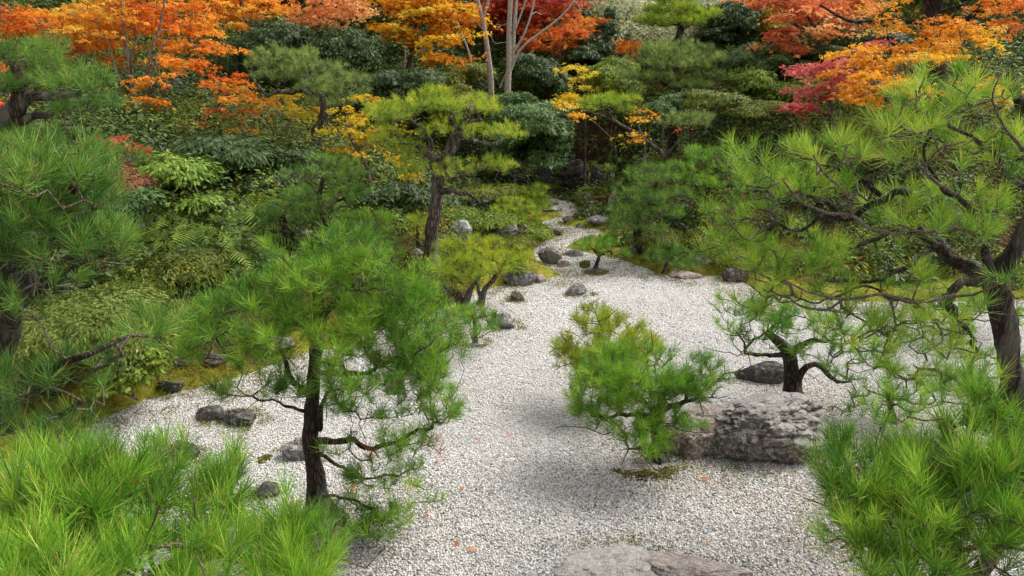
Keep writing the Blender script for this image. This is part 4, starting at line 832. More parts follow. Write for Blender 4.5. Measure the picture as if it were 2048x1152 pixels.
def cones(rt, spots):
    rg = np.random.default_rng(3); loc = np.array(rt.location)
    for (px, py, Y) in spots:
        b = Buf(); c = at(px, py, Y) - loc; n = 70; k = np.arange(n); z = 1 - 2 * (k + .5) / n; a = k * 2.39996; rr_ = np.sqrt(1 - z * z)
        d = np.c_[rr_ * np.cos(a), rr_ * np.sin(a), z]; P = d * [.015, .015, .022]
        s_ = unit(np.cross(d, [0.01, 0, 1.])) * .0045; u_ = unit(np.cross(s_, d)) * .005
        V = np.stack([P * .55 - u_, P - s_, P * 1.15 + u_, P + s_], 1).reshape(-1, 3) + c; k4 = k * 4
        b.add(V, Q=np.stack([k4, k4 + 1, k4 + 2, k4 + 3], 1), rq=rg.random(n) * .6); v, tt = ICO[3]; b.add(v * [.011, .011, .018] + c, T=tt, rt=np.zeros(len(tt)))
        link('cone', b.mesh('cone', M['cone']), rt)
cones([o for o in bpy.data.objects if o.get('label', '').startswith('bushy pine at the left')][0], [(146, 378, 2.95), (84, 402, 2.9)])
# centre right pair
pine('bright green pine with low spreading pads just left of the massive boulder',
     [(1322, 905, 5.05, .05), (1312, 850, 5.1, .042), (1325, 800, 5.15, .032), (1300, 765, 5.2, .02)],
     [(1290, 730, 5.1, 90, 30, .4), (1215, 725, 5.1, 50, 26, .3), (1370, 745, 5.1, 70, 30, .35), (1300, 770, 4.9, 80, 32, .3), (1180, 775, 5.0, 50, 26, .3), (1415, 735, 5.2, 34, 22, .2, .8), (1215, 815, 4.9, 60, 14, .25, .6), (1195, 850, 4.85, 30, 10, .15, .5), (1300, 870, 4.7, 34, 22, .15), (1310, 905, 4.7, 26, 16, .12), (1365, 800, 4.9, 46, 18, .25, .8), (1255, 790, 4.85, 60, 26, .25), (1320, 820, 4.85, 50, 26, .22, .8), (1340, 770, 4.95, 60, 30, .3), (1240, 755, 5.0, 70, 30, .3), (1400, 780, 5.0, 40, 24, .2, .8), (1240, 835, 4.75, 60, 24, .2, .9), (1330, 850, 4.75, 44, 24, .2, .9), (1290, 885, 4.65, 42, 24, .18, 1), (1180, 810, 4.9, 50, 24, .2, .9), (1430, 760, 5.1, 34, 20, .2, 1), (1380, 835, 4.75, 34, 24, .18, 1), (1310, 910, 4.6, 34, 18, .15, 1), (1255, 865, 4.7, 40, 24, .2, .9), (1190, 745, 5.0, 60, 28, .3, 1)],
     limbs=[[(1312, 850, 5.1, .03), (1270, 830, 5.0, .02), (1215, 832, 4.9, .012)], [(1320, 820, 5.12, .025), (1380, 800, 5.05, .015), (1420, 770, 5.1, .009)], [(1318, 830, 5.1, .022), (1260, 790, 5.05, .016), (1200, 770, 5.0, .009)]],
     mat='pine', bark='bark_dark', dens=135, per=64, L=0.09, W=0.0021, group=GPN, seed=71, step=.03)
pine('yellow-tinged dense pine rising behind the bright green one on the gravel',
     [(1245, 790, 6.1, .045), (1240, 750, 6.1, .035), (1225, 710, 6.1, .025)],
     [(1195, 640, 6.1, 46, 26, .3), (1235, 665, 6.1, 66, 30, .4), (1160, 695, 6.1, 56, 26, .35), (1200, 710, 5.9, 80, 30, .35), (1275, 690, 6.1, 44, 26, .3), (1125, 690, 6.1, 20, 16, .15), (1215, 740, 5.8, 70, 24, .3), (1140, 720, 5.9, 40, 22, .25), (1240, 700, 5.8, 60, 30, .3)],
     mat='pine_yellow', bark='bark', dens=150, per=60, L=0.085, W=0.0025, group=GPN, seed=72, brown=.08)
pine('small pine with a short black trunk and arching right limb behind the boulder',
     [(1588, 782, 6.15, .075), (1584, 740, 6.15, .062), (1578, 705, 6.15, .055), (1558, 685, 6.15, .04), (1535, 665, 6.15, .025)],
     [(1480, 625, 6.1, 46, 18, .4), (1540, 620, 6.2, 60, 22, .45), (1465, 660, 6.0, 30, 20, .3), (1500, 680, 5.9, 44, 16, .3), (1620, 640, 6.1, 70, 26, .5), (1690, 670, 6.1, 55, 24, .4), (1640, 700, 5.9, 60, 18, .3, .7), (1690, 740, 5.9, 40, 20, .3, .7), (1560, 655, 5.9, 50, 18, .3), (1740, 720, 6, 40, 18, .3, .6)],
     limbs=[[(1592, 770, 6.15, .035), (1612, 735, 6.1, .03), (1640, 730, 6.1, .024), (1672, 765, 6.05, .016), (1700, 765, 6.0, .008)], [(1578, 705, 6.15, .03), (1540, 712, 6.1, .018), (1490, 705, 6.0, .01)], [(1580, 710, 6.15, .035), (1620, 680, 6.1, .022), (1680, 690, 6.05, .012)]],
     mat='pine', bark='bark_dark', dens=75, per=52, L=0.085, W=0.0027, group=GPN, seed=73, step=.04)
pine('low spreading pine on mossy ground behind the big right trunk',
     [(1918, 655, 7.8, .06), (1912, 630, 7.8, .045), (1905, 610, 7.8, .03)],
     [(1860, 610, 7.8, 60, 16, .6), (1930, 600, 7.8, 70, 18, .6), (1890, 640, 7.6, 60, 10, .4), (1990, 620, 7.8, 50, 14, .5), (1980, 720, 6.4, 70, 20, .5)],
     mat='pine', bark='bark_dark', dens=60, per=45, L=0.085, W=0.0033, group=GPN, seed=74)
# yellow flat-topped pine and its companion mat
pine('flat-topped yellow-green pine on a fan of slim forked stems at the gravel edge',
     [(926, 612, 8.75, .055), (915, 592, 8.75, .045), (905, 565, 8.75, .03), (900, 545, 8.75, .02)],
     [(890, 515, 8.8, 42, 20, .7), (950, 502, 8.8, 70, 16, .8), (1010, 512, 8.8, 45, 16, .6), (920, 535, 8.5, 60, 14, .5), (970, 530, 8.6, 60, 14, .5), (905, 560, 8.4, 40, 12, .4), (1020, 530, 8.7, 30, 10, .3)],
     limbs=[[(932, 608, 8.75, .04), (945, 575, 8.7, .028), (960, 545, 8.7, .018)], [(958, 610, 8.7, .05), (970, 585, 8.7, .036), (992, 555, 8.7, .026), (1003, 530, 8.7, .016)], [(925, 600, 8.75, .035), (892, 575, 8.7, .02), (880, 545, 8.75, .012)], [(960, 600, 8.7, .03), (955, 570, 8.7, .02), (930, 545, 8.7, .012)]],
     mat='pine_yellow', bark='bark', dens=75, per=42, L=0.09, W=0.0035, group=GPN, seed=81, twig='bark')
pine('low green pine mat creeping from the fan-stemmed pine over the gravel edge',
     [(950, 650, 7.6, .03), (948, 635, 7.6, .022), (945, 625, 7.6, .015)],
     [(940, 625, 7.6, 30, 14, .3), (960, 645, 7.4, 38, 12, .35), (905, 640, 7.3, 36, 18, .3), (885, 668, 7.0, 26, 14, .25), (930, 660, 7.2, 34, 12, .25)],
     mat='pine', bark='bark', dens=95, per=45, L=0.085, W=0.003, group=GPN, seed=82)
# tall sculpted pine
pine('tall sculpted pine with thick pinkish trunk, contorted limbs and yellowing cloud pads',
     [(862, 540, 10.1, .115), (863, 500, 10.1, .086), (866, 440, 10.1, .082), (874, 390, 10.1, .078), (878, 345, 10.1, .08), (892, 315, 10.1, .085), (905, 285, 10.1, .06), (912, 250, 10.1, .04)],
     [(790, 225, 10, 50, 26, .8), (850, 208, 10.1, 56, 24, .8, .9), (925, 208, 10.1, 50, 20, .8, .9), (978, 212, 10.1, 26, 22, .5), (1015, 262, 10.1, 46, 16, .6, .8), (955, 262, 10.1, 46, 14, .6, .5), (775, 275, 9.9, 34, 24, .5), (812, 300, 9.8, 36, 18, .5, .8), (870, 262, 9.8, 40, 14, .5, .6), (900, 338, 9.7, 40, 18, .4, .6), (965, 335, 9.8, 50, 20, .5, .6), (825, 335, 9.8, 34, 18, .4, .7), (940, 372, 9.8, 46, 18, .4, .55), (1010, 330, 10, 26, 18, .3, .7), (870, 185, 10.2, 34, 12, .4), (750, 215, 10, 20, 14, .3), (895, 235, 10, 30, 14, .4, .5), (985, 385, 9.8, 26, 12, .3, .6)],
     limbs=[[(878, 345, 10.1, .07), (860, 305, 10, .05), (838, 290, 9.95, .038), (812, 285, 9.95, .02)], [(856, 300, 10, .045), (862, 280, 10, .03), (822, 240, 10, .025), (778, 215, 10, .012)], [(892, 315, 10.1, .06), (915, 290, 10, .05), (918, 275, 10, .04), (940, 280, 10, .03), (990, 290, 10, .022), (1030, 265, 10.05, .01)],
            [(905, 285, 10.1, .04), (925, 250, 10.1, .03), (960, 240, 10.1, .018)], [(880, 385, 10.1, .055), (905, 382, 10, .04), (935, 388, 9.95, .03), (962, 405, 9.9, .012)], [(884, 365, 10.1, .04), (920, 352, 10, .026), (975, 335, 9.9, .014)]],
     mat='pine_lime', bark='bark_pink', dens=80, per=46, L=0.085, W=0.0032, group=GPN, seed=91, step=.06, twig='bark_pink', jit=.2, brown=.06)
# little bonsai pine at the stream mouth
pine('little bonsai-like pine with forked black stem standing in the mouth of the stream',
     [(1190, 541, 10.6, .035), (1194, 525, 10.6, .028), (1198, 512, 10.6, .022), (1186, 498, 10.6, .014)],
     [(1188, 490, 10.6, 36, 14, .4), (1225, 502, 10.6, 34, 14, .35), (1205, 482, 10.6, 28, 10, .3), (1165, 492, 10.6, 20, 9, .2), (1250, 508, 10.6, 18, 10, .2)],
     limbs=[[(1198, 512, 10.6, .02), (1212, 505, 10.6, .014), (1222, 502, 10.6, .008)]],
     mat='pine', bark='bark_dark', dens=130, per=44, L=0.065, W=0.0034, group=GPN, seed=92, shoot=.03)
# right bank pines
pine('layered dark green pine on the right bank, its pads stepping down to the gravel',
     [(1282, 478, 11.4, .07), (1275, 460, 11.4, .055), (1290, 420, 11.4, .045), (1310, 380, 11.4, .035), (1315, 350, 11.4, .02)],
     [(1300, 350, 11.4, 50, 16, .8), (1280, 385, 11.2, 52, 16, .7), (1330, 385, 11.3, 50, 16, .7), (1265, 420, 11.1, 42, 16, .6), (1320, 420, 11.2, 50, 14, .6), (1250, 448, 11.0, 34, 14, .5), (1290, 450, 11.1, 40, 14, .5), (1240, 470, 11, 24, 10, .3)],
     mat='pine_cool', bark='bark_dark', dens=60, per=38, L=0.10, W=0.0042, group=GPN, seed=93)
pine('wide grassy-green pine higher on the right bank behind the layered one',
     [(1420, 425, 12.6, .08), (1415, 390, 12.6, .06), (1425, 350, 12.6, .045), (1435, 325, 12.6, .03)],
     [(1435, 310, 12.6, 62, 14, .9), (1390, 330, 12.5, 50, 14, .7), (1470, 335, 12.5, 50, 14, .7), (1400, 360, 12.3, 50, 14, .7), (1450, 365, 12.3, 50, 14, .7), (1380, 390, 12.2, 34, 12, .5)],
     mat='pine', bark='bark_dark', dens=55, per=38, L=0.10, W=0.0045, group=GPN, seed=94)
pine('low bushy pine at the right edge of the gravel pond',
     [(1330, 552, 10.5, .04), (1332, 535, 10.5, .03), (1335, 520, 10.5, .02)],
     [(1325, 515, 10.5, 34, 14, .45), (1360, 520, 10.5, 34, 16, .45), (1340, 500, 10.6, 30, 10, .35), (1375, 538, 10.4, 26, 10, .3)],
     mat='pine_cool', bark='bark', dens=95, per=38, L=0.085, W=0.004, group=GPN, seed=95)
pine('bright light-green young pine in the centre above the head of the stream',
     [(1072, 425, 15.2, .05), (1072, 405, 15.2, .04), (1072, 390, 15.2, .025)],
     [(1072, 382, 15.2, 26, 9, .5), (1050, 400, 15.1, 24, 8, .4), (1092, 402, 15.1, 20, 8, .4), (1070, 412, 15, 30, 8, .4)],
     mat='pine_lime', bark='bark', dens=60, per=34, L=0.10, W=0.0055, group=GPN, seed=96)
pine('soft pale pine on the bank between the tall sculpted pine and the stream',
     [(1040, 445, 13.5, .04), (1040, 425, 13.5, .03), (1035, 410, 13.5, .02)],
     [(1030, 408, 13.5, 40, 10, .6), (1055, 428, 13.3, 34, 9, .5), (1005, 420, 13.4, 30, 9, .5), (1060, 445, 13.2, 22, 7, .4)],
     mat='pine_lime', bark='bark', dens=60, per=34, L=0.09, W=0.005, group=GPN, seed=97)
# left mid pines
pine('layered pine with flat green shelves on the left slope above the standing pine',
     [(648, 470, 10.2, .06), (646, 430, 10.2, .05), (640, 390, 10.2, .04), (648, 350, 10.2, .025)],
     [(650, 328, 10.2, 62, 13, .8), (600, 350, 10.2, 40, 12, .6), (690, 352, 10.1, 44, 12, .6), (635, 385, 9.9, 62, 13, .7), (700, 388, 10, 44, 12, .6), (660, 415, 9.8, 50, 10, .5, .7)],
     limbs=[[(640, 395, 10.2, .025), (615, 360, 10.2, .018), (590, 345, 10.2, .01)], [(645, 420, 10.2, .025), (690, 395, 10.1, .016), (720, 380, 10.1, .009)]],
     mat='pine_cool', bark='bark', dens=62, per=38, L=0.095, W=0.004, group=GPN, seed=98)
pine('low mounded pine below the layered pine, left of the pinkish rocks',
     [(570, 470, 9.6, .04), (570, 450, 9.6, .03), (568, 430, 9.6, .02)],
     [(570, 425, 9.6, 52, 20, .6), (610, 440, 9.5, 30, 12, .4), (540, 440, 9.5, 26, 12, .35)],
     mat='pine_cool', bark='bark', dens=80, per=40, L=0.09, W=0.004, group=GPN, seed=99)
pine('low feathery pine on the bank just left of the tall sculpted pine foot',
     [(745, 500, 9.6, .04), (745, 475, 9.6, .03), (745, 455, 9.6, .02)],
     [(735, 438, 9.7, 50, 14, .5), (775, 448, 9.7, 34, 12, .4), (790, 500, 9.4, 26, 24, .3), (740, 470, 9.5, 40, 14, .4), (700, 440, 9.6, 26, 12, .3)],
     mat='pine', bark='bark', dens=80, per=38, L=0.095, W=0.004, group=GPN, seed=100)
pine('small reddish-green pine beside the trunk of the tall sculpted pine, left',
     [(836, 485, 10.6, .03), (836, 465, 10.6, .025), (835, 450, 10.6, .015)],
     [(832, 445, 10.6, 26, 16, .35), (845, 465, 10.5, 24, 12, .3)],
     mat='pine_yellow', bark='bark', dens=80, per=38, L=0.085, W=0.0042, group=GPN, seed=101)
pine('tall bent pine on the left slope with leaning brown trunk and wide rounded pads',
     [(618, 320, 14, .13), (635, 275, 14, .115), (648, 235, 14, .10), (645, 200, 14, .085), (625, 180, 14, .06), (610, 160, 14, .035)],
     [(575, 112, 14, 62, 18, 1.0), (630, 135, 14, 60, 20, 1.0), (560, 150, 13.8, 50, 16, .8), (680, 160, 14, 56, 16, .9), (640, 175, 13.7, 50, 14, .7), (700, 185, 14, 40, 12, .6), (660, 205, 13.8, 50, 12, .6), (520, 125, 14, 30, 14, .5), (720, 200, 14, 30, 10, .5)],
     limbs=[[(640, 210, 14, .06), (600, 180, 13.9, .045), (540, 190, 13.8, .03), (500, 150, 13.9, .018)], [(648, 225, 14, .05), (680, 190, 14, .03), (710, 180, 14, .016)]],
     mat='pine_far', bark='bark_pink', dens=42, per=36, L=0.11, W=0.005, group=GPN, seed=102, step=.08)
pine('broad umbrella-topped pine right of centre on the far slope',
     [(1345, 235, 17.5, .11), (1350, 195, 17.5, .095), (1358, 160, 17.5, .075), (1350, 135, 17.5, .05)],
     [(1350, 98, 17.5, 68, 17, 1.3), (1300, 118, 17.4, 46, 14, .9), (1405, 118, 17.4, 48, 14, .9), (1350, 130, 17.1, 64, 14, .9), (1280, 150, 17.3, 34, 11, .7), (1425, 150, 17.3, 34, 11, .7), (1320, 155, 17.1, 40, 10, .6), (1385, 170, 17, 40, 9, .6)],
     limbs=[[(1352, 180, 17.5, .05), (1310, 155, 17.4, .035), (1280, 150, 17.4, .02)], [(1355, 175, 17.5, .05), (1395, 165, 17.4, .03), (1425, 155, 17.4, .018)]],
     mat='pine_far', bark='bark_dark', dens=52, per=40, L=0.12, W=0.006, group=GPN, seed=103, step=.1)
pine('far pine with a fluffy sunlit crown at the top edge right of centre',
     [(1350, 130, 23, .14), (1356, 85, 23, .11), (1362, 50, 23, .08), (1355, 20, 23, .05)],
     [(1340, 20, 23, 50, 14, 1.3), (1390, 30, 23, 46, 14, 1.2), (1300, 40, 23, 30, 10, .9), (1355, 45, 22.6, 56, 10, 1.1), (1350, -5, 23, 50, 12, 1.2)],
     mat='pine_lime', bark='bark_dark', dens=34, per=40, L=0.15, W=0.008, group=GPN, seed=104, step=.15)
pine('leaning grey-limbed pine with a single flat pad beside the gully',
     [(1328, 345, 14.5, .05), (1328, 318, 14.5, .042), (1305, 292, 14.5, .042), (1270, 265, 14.4, .038), (1235, 245, 14.4, .028), (1215, 225, 14.4, .02)],
     [(1205, 203, 14.4, 52, 10, .8), (1240, 200, 14.4, 46, 9, .7), (1175, 215, 14.4, 22, 7, .4), (1260, 218, 14.3, 30, 8, .5, .7)],
     limbs=[[(1328, 318, 14.5, .035), (1345, 298, 14.5, .025), (1362, 278, 14.5, .012)], [(1250, 255, 14.4, .025), (1210, 232, 14.3, .018), (1180, 225, 14.3, .01)]],
     mat='pine_lime', bark='bark', dens=42, per=34, L=0.11, W=0.0055, group=GPN, seed=105, step=.08)
pine('small dark pine shelf above the right bank under the umbrella-topped pine',
     [(1385, 265, 14.6, .03), (1382, 245, 14.6, .025), (1378, 232, 14.6, .02)],
     [(1375, 232, 14.6, 50, 9, .7), (1400, 245, 14.4, 34, 8, .5), (1345, 245, 14.5, 30, 8, .5)],
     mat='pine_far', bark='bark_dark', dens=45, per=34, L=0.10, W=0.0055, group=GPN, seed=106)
print('pines done')

# ------------------------------------------------------------------ autumn maples
GM = 'autumn trees on the slopes'
broad('large orange maple fanning from a low fork on the left slope',
      [(305, 282, 14.2, .085), (297, 262, 14.2, .08), (288, 240, 14.2, .065), (270, 195, 14.2, .05), (258, 130, 14.2, .04), (247, 60, 14.2, .03), (244, -10, 14.2, .02)],
      [(110, 40, 15, 100, 34, 1.3), (230, 30, 15, 100, 34, 1.3), (350, 40, 15, 90, 34, 1.3), (150, 88, 14.8, 100, 16, 1.0), (280, 80, 15.2, 80, 16, .9, .7), (400, 92, 14.8, 60, 20, 1.0), (50, 50, 15, 60, 26, 1.2), (85, 100, 14.6, 50, 12, .9), (350, 118, 14.6, 70, 12, .8), (300, -10, 15, 120, 25, 1.4), (420, 135, 14.6, 40, 10, .7), (180, 60, 13.6, 50, 10, .5, .8), (210, 118, 14.6, 40, 8, .5, .6), (285, 160, 13.6, 18, 7, .3, .6), (300, 200, 13.6, 12, 5, .2, .6)],
      limbs=[[(288, 240, 14.2, .05), (300, 190, 14.1, .04), (296, 120, 14, .03), (318, 60, 14, .022), (330, 0, 14, .015)], [(288, 245, 14.2, .045), (250, 195, 14.1, .034), (215, 150, 14, .024), (180, 118, 14, .015), (140, 90, 14.2, .009)], [(300, 245, 14.2, .04), (318, 205, 14.1, .03), (345, 160, 14, .022), (400, 128, 14.2, .012)],
             [(270, 195, 14.2, .03), (240, 160, 14, .022), (225, 120, 14, .016), (215, 80, 14, .01)], [(262, 150, 14.2, .025), (262, 110, 13.9, .018), (280, 70, 13.9, .012)], [(300, 190, 14.1, .025), (315, 150, 13.9, .018), (312, 110, 13.9, .013), (335, 80, 14, .009)]],
      mat='mp_orange', bark='bark_maple', group=GM, size=.075, dens=400, seed=201, sprays=2.7, spray=.4)
broad('orange maple boughs drooping in tiers right of the large orange maple',
      [(395, 300, 14, .06), (400, 260, 14, .05), (420, 230, 14, .04), (450, 190, 14, .025)],
      [(440, 172, 14, 56, 12, .8), (470, 200, 13.8, 50, 12, .7), (480, 225, 13.8, 60, 10, .7), (375, 245, 13.5, 38, 8, .5), (490, 265, 13.6, 52, 10, .6), (470, 155, 14.2, 34, 8, .5), (530, 205, 14, 30, 10, .5)],
      mat='mp_orange', group=GM, size=.07, dens=400, seed=202, spray=.38, sprays=3.2)
broad('golden-leaved maple behind the tall bent pine, spilling to its right',
      [(740, 380, 13, .06), (730, 330, 13, .05), (705, 280, 13, .035), (690, 240, 13, .02)],
      [(720, 230, 13.2, 50, 18, .8), (690, 262, 13, 46, 16, .8), (760, 270, 13, 50, 18, .8), (720, 295, 12.6, 56, 12, .7), (600, 215, 14.4, 40, 18, .8), (570, 190, 14.5, 40, 14, .7), (790, 310, 12.8, 40, 12, .6), (740, 200, 13.3, 40, 14, .7), (800, 345, 12.5, 26, 8, .4)],
      mat='mp_yellow', group=GM, size=.06, dens=420, seed=203, spray=.36, sprays=4)
broad('thin orange-red maple at the top left with sky between its bare stems',
      [(490, 170, 20, .08), (488, 90, 20, .07), (485, 40, 20, .05), (480, -20, 20, .03)],
      [(520, 15, 20, 60, 16, 1.3), (440, 20, 20, 50, 16, 1.2), (570, 25, 20, 40, 12, 1, .8), (470, 60, 19.6, 40, 10, .8, .7), (480, -20, 20, 100, 14, 1.2)],
      limbs=[[(490, 110, 20, .04), (520, 60, 20, .025), (540, 10, 20, .015)], [(500, 150, 20, .05), (515, 90, 20, .03), (500, 40, 20, .02)]],
      mat='mp_orange', group=GM, size=.10, dens=202, seed=204, spray=.5, sprays=3.2)
broad('salmon-red maple at the top edge left of the golden maple',
      [(620, 170, 21, .07), (625, 100, 21, .06), (640, 40, 21, .04), (650, -20, 21, .025)],
      [(650, 20, 21, 60, 20, 1.4), (710, 15, 21, 40, 20, 1.2), (610, 45, 20.6, 40, 14, 1, .7), (680, 50, 20.6, 50, 12, 1, .8), (640, -20, 21, 70, 14, 1.3)],
      mat='mp_salmon', group=GM, size=.10, dens=202, seed=205, spray=.5, sprays=3.2)
broad('golden-orange maple left of the white trunks at the top edge',
      [(815, 160, 20, .07), (822, 110, 20, .06), (830, 50, 20, .045), (835, -10, 20, .03)],
      [(830, 10, 20, 70, 28, 1.6), (900, 30, 20, 60, 30, 1.4), (810, 50, 19.6, 50, 20, 1.2), (860, 75, 19.5, 60, 14, 1.1), (930, 80, 19.6, 40, 14, .9), (850, 115, 19.4, 44, 8, .8, .8), (900, 120, 19.4, 36, 8, .7, .8), (840, -30, 20, 100, 20, 1.5), (815, 75, 19.5, 40, 10, .7)],
      limbs=[[(822, 110, 20, .04), (870, 60, 20, .03), (910, 20, 20, .018)]],
      mat='mp_gold', group=GM, size=.10, dens=229, seed=206, spray=.5, sprays=3.4)
broad('deep red maple glowing behind the white trunks',
      [(1060, 150, 26, .09), (1065, 90, 26, .07), (1070, 40, 26, .05), (1075, -10, 26, .03)],
      [(1070, 10, 26, 80, 22, 2), (1130, 5, 26, 50, 18, 1.6), (1000, 20, 26, 50, 22, 1.6), (1120, 35, 25.5, 60, 12, 1.4), (960, 30, 26, 30, 20, 1.2), (1060, -25, 26, 120, 20, 2), (1040, 50, 25.5, 50, 12, 1.2)],
      mat='mp_red', group=GM, size=.13, dens=121, seed=207, spray=.65, sprays=3.2)
broad('orange-red maple spreading low to the right of the white trunks',
      [(1100, 160, 24, .07), (1105, 120, 24, .06), (1115, 80, 24, .04)],
      [(1110, 62, 24, 64, 12, 1.6), (1150, 50, 24, 44, 10, 1.2), (1070, 85, 23.6, 34, 10, 1), (1180, 45, 24, 24, 8, .8), (1115, 85, 23.6, 40, 8, 1)],
      mat='mp_orange', group=GM, size=.12, dens=148, seed=208, spray=.55, sprays=3.4)
broad('rounded little orange tree standing alone above the yellow branches',
      [(1255, 155, 23, .06), (1255, 130, 23, .05), (1255, 105, 23, .035)],
      [(1252, 88, 23, 28, 12, .9), (1245, 112, 22.7, 24, 10, .7), (1285, 98, 23, 20, 6, .5)],
      mat='mp_orange', group=GM, size=.10, dens=229, seed=209, spray=.42, sprays=4)
broad('bright yellow boughs hanging right of the white trunks, upper of two',
      [(1172, 230, 19, .03), (1175, 190, 19, .025), (1155, 160, 19, .018)],
      [(1140, 138, 19, 26, 9, .7), (1165, 152, 19, 24, 10, .7), (1178, 172, 18.8, 16, 7, .5), (1140, 192, 18, 28, 6, .6), (1125, 200, 18, 20, 5, .5)],
      mat='mp_yellow', group=GM, size=.09, dens=270, seed=210, spray=.4, sprays=3.6)
broad('orange-yellow sprays hanging over the dark gully, lower of two',
      [(1232, 300, 16.8, .022), (1200, 255, 16.7, .018), (1155, 222, 16.5, .012)],
      [(1140, 205, 16.5, 22, 6, .5), (1158, 228, 16.3, 18, 5, .4)],
      mat='mp_gold', group=GM, size=.08, dens=310, seed=211, spray=.34, sprays=3.2)
broad('salmon-orange maple with broad tiers at the top right of centre',
      [(1640, 220, 18, .09), (1650, 150, 18, .08), (1640, 90, 18, .06), (1620, 40, 18, .04)],
      [(1590, 20, 18, 60, 22, 1.4), (1660, 15, 18, 60, 22, 1.3), (1570, 55, 17.6, 46, 14, 1), (1610, 68, 17.4, 60, 12, 1), (1680, 48, 17.6, 40, 12, .9), (1530, 92, 17.4, 40, 6, .7), (1600, 105, 17.2, 26, 6, .6, .8), (1560, -15, 18, 70, 18, 1.3), (1730, 10, 18, 40, 18, 1.1)],
      mat='mp_salmon', group=GM, size=.09, dens=300, seed=212, spray=.46, sprays=4)
broad('pinkish-red maple wedge between the salmon and golden maples',
      [(1660, 270, 14, .06), (1660, 220, 14, .05), (1665, 170, 14, .035)],
      [(1690, 115, 14.2, 44, 16, .9), (1640, 140, 14, 46, 18, .9), (1620, 170, 13.8, 38, 18, .8), (1690, 150, 13.9, 40, 18, .8), (1650, 185, 13.6, 40, 12, .7), (1605, 215, 13.6, 26, 8, .4), (1720, 95, 14.4, 34, 10, .7)],
      mat='mp_pink', group=GM, size=.068, dens=440, seed=213, spray=.38, sprays=4.4)
broad('glowing golden maple with sweeping tiers at the upper right',
      [(1760, 290, 12.5, .08), (1770, 230, 12.5, .07), (1790, 160, 12.5, .055), (1830, 100, 12.5, .035)],
      [(1700, 200, 12.2, 56, 12, .9), (1750, 165, 12.4, 66, 16, 1), (1800, 120, 12.5, 70, 18, 1.1), (1740, 100, 12.8, 50, 14, .9), (1870, 90, 12.8, 70, 16, 1.1), (1950, 60, 13, 60, 16, 1), (1680, 150, 12.4, 34, 14, .7), (1800, 170, 12, 60, 12, .9), (1850, 55, 13, 50, 14, .9), (1690, 175, 12.2, 50, 10, .7), (1960, 170, 12.5, 60, 10, .8), (2030, 190, 12.5, 30, 10, .6)],
      limbs=[[(1790, 160, 12.5, .04), (1730, 170, 12.4, .025), (1690, 190, 12.3, .015)], [(1800, 150, 12.5, .04), (1880, 110, 12.6, .025), (1950, 80, 12.8, .014)]],
      mat='mp_gold', group=GM, size=.07, dens=440, seed=214, spray=.4, sprays=4.4)
broad('old dark-trunked tree at the top right with crooked branches and orange leaves',
      [(1870, 200, 15.5, .26), (1866, 120, 15.5, .22), (1864, 60, 15.5, .20), (1866, -10, 15.5, .18), (1868, -80, 15.5, .15)],
      [(1950, 10, 15.5, 80, 14, 1.3), (2020, 5, 15.5, 50, 16, 1.2), (1780, 5, 15.5, 50, 12, 1.1, .7), (1880, -30, 15.5, 160, 18, 1.6), (1760, 45, 15.3, 34, 8, .7, .6), (2000, 50, 15.5, 40, 8, .7, .4)],
      limbs=[[(1864, 70, 15.5, .07), (1830, 45, 15.4, .05), (1760, 40, 15.3, .04), (1700, 42, 15.2, .03), (1640, 10, 15.2, .02)], [(1866, 60, 15.5, .08), (1900, 55, 15.4, .06), (1945, 30, 15.4, .05), (1975, -5, 15.4, .03)], [(1900, 55, 15.4, .05), (1910, 20, 15.4, .04), (1935, 5, 15.4, .02)], [(1864, 40, 15.5, .05), (1880, 25, 15.4, .03), (1920, 10, 15.3, .02)]],
      mat='mp_orange', bark='bark_dark', group=GM, name='old_tree', cat='tree', size=.09, dens=160, seed=215, spray=.5)
broad('small spindly red-orange bush in front of the dark slope at left',
      [(258, 335, 9.5, .02), (255, 320, 9.5, .015), (252, 305, 9.5, .01)],
      [(250, 300, 9.5, 30, 12, .4), (225, 285, 9.6, 26, 10, .35), (270, 298, 9.5, 18, 10, .3), (200, 275, 9.7, 20, 8, .3), (245, 275, 9.6, 22, 5, .3)],
      mat='mp_red', group=GM, name='red_bush', cat='bush', size=.05, dens=500, seed=216, spray=.18)
broad('little red-leaved sapling at the foot of the pinkish maple',
      [(1612, 250, 13.4, .02), (1611, 235, 13.4, .015), (1610, 222, 13.4, .01)], [(1608, 218, 13.4, 24, 8, .4), (1590, 215, 13.4, 14, 5, .3)],
      mat='mp_red', group=GM, name='red_sapling', cat='sapling', size=.06, dens=420, seed=217, spray=.2)
broad('tiny scarlet sprig of leaves on the green right slope',
      [(1362, 285, 13.9, .012), (1362, 272, 13.6, .01), (1362, 262, 13.6, .008)], [(1360, 257, 13.6, 16, 5, .3)],
      mat='mp_red', group=GM, name='red_sapling', cat='sapling', size=.05, dens=420, seed=218, spray=.16)
broad('crimson leaves glimpsed at the left edge under the black-limbed pine',
      [(15, 260, 8.5, .03), (12, 240, 8.5, .02), (10, 225, 8.5, .015)], [(10, 205, 8.5, 30, 22, .5), (-5, 130, 8.6, 26, 14, .4)],
      mat='mp_red', group=GM, name='red_sapling', cat='sapling', size=.06, dens=420, seed=219, spray=.2)
broad('pale orange-leaved shrub hanging over the right bank near the mossy rock',
      [(1290, 330, 14.2, .03), (1290, 300, 14.2, .02), (1288, 275, 14.2, .015)], [(1285, 240, 14.3, 40, 10, .6, .7), (1300, 225, 14.3, 30, 8, .5, .7), (1270, 275, 14, 24, 10, .4, .7), (1250, 265, 14, 18, 8, .3, .7)],
      mat='mp_gold', group=GM, size=.06, dens=200, seed=220, spray=.3, name='autumn_shrub', cat='shrub')

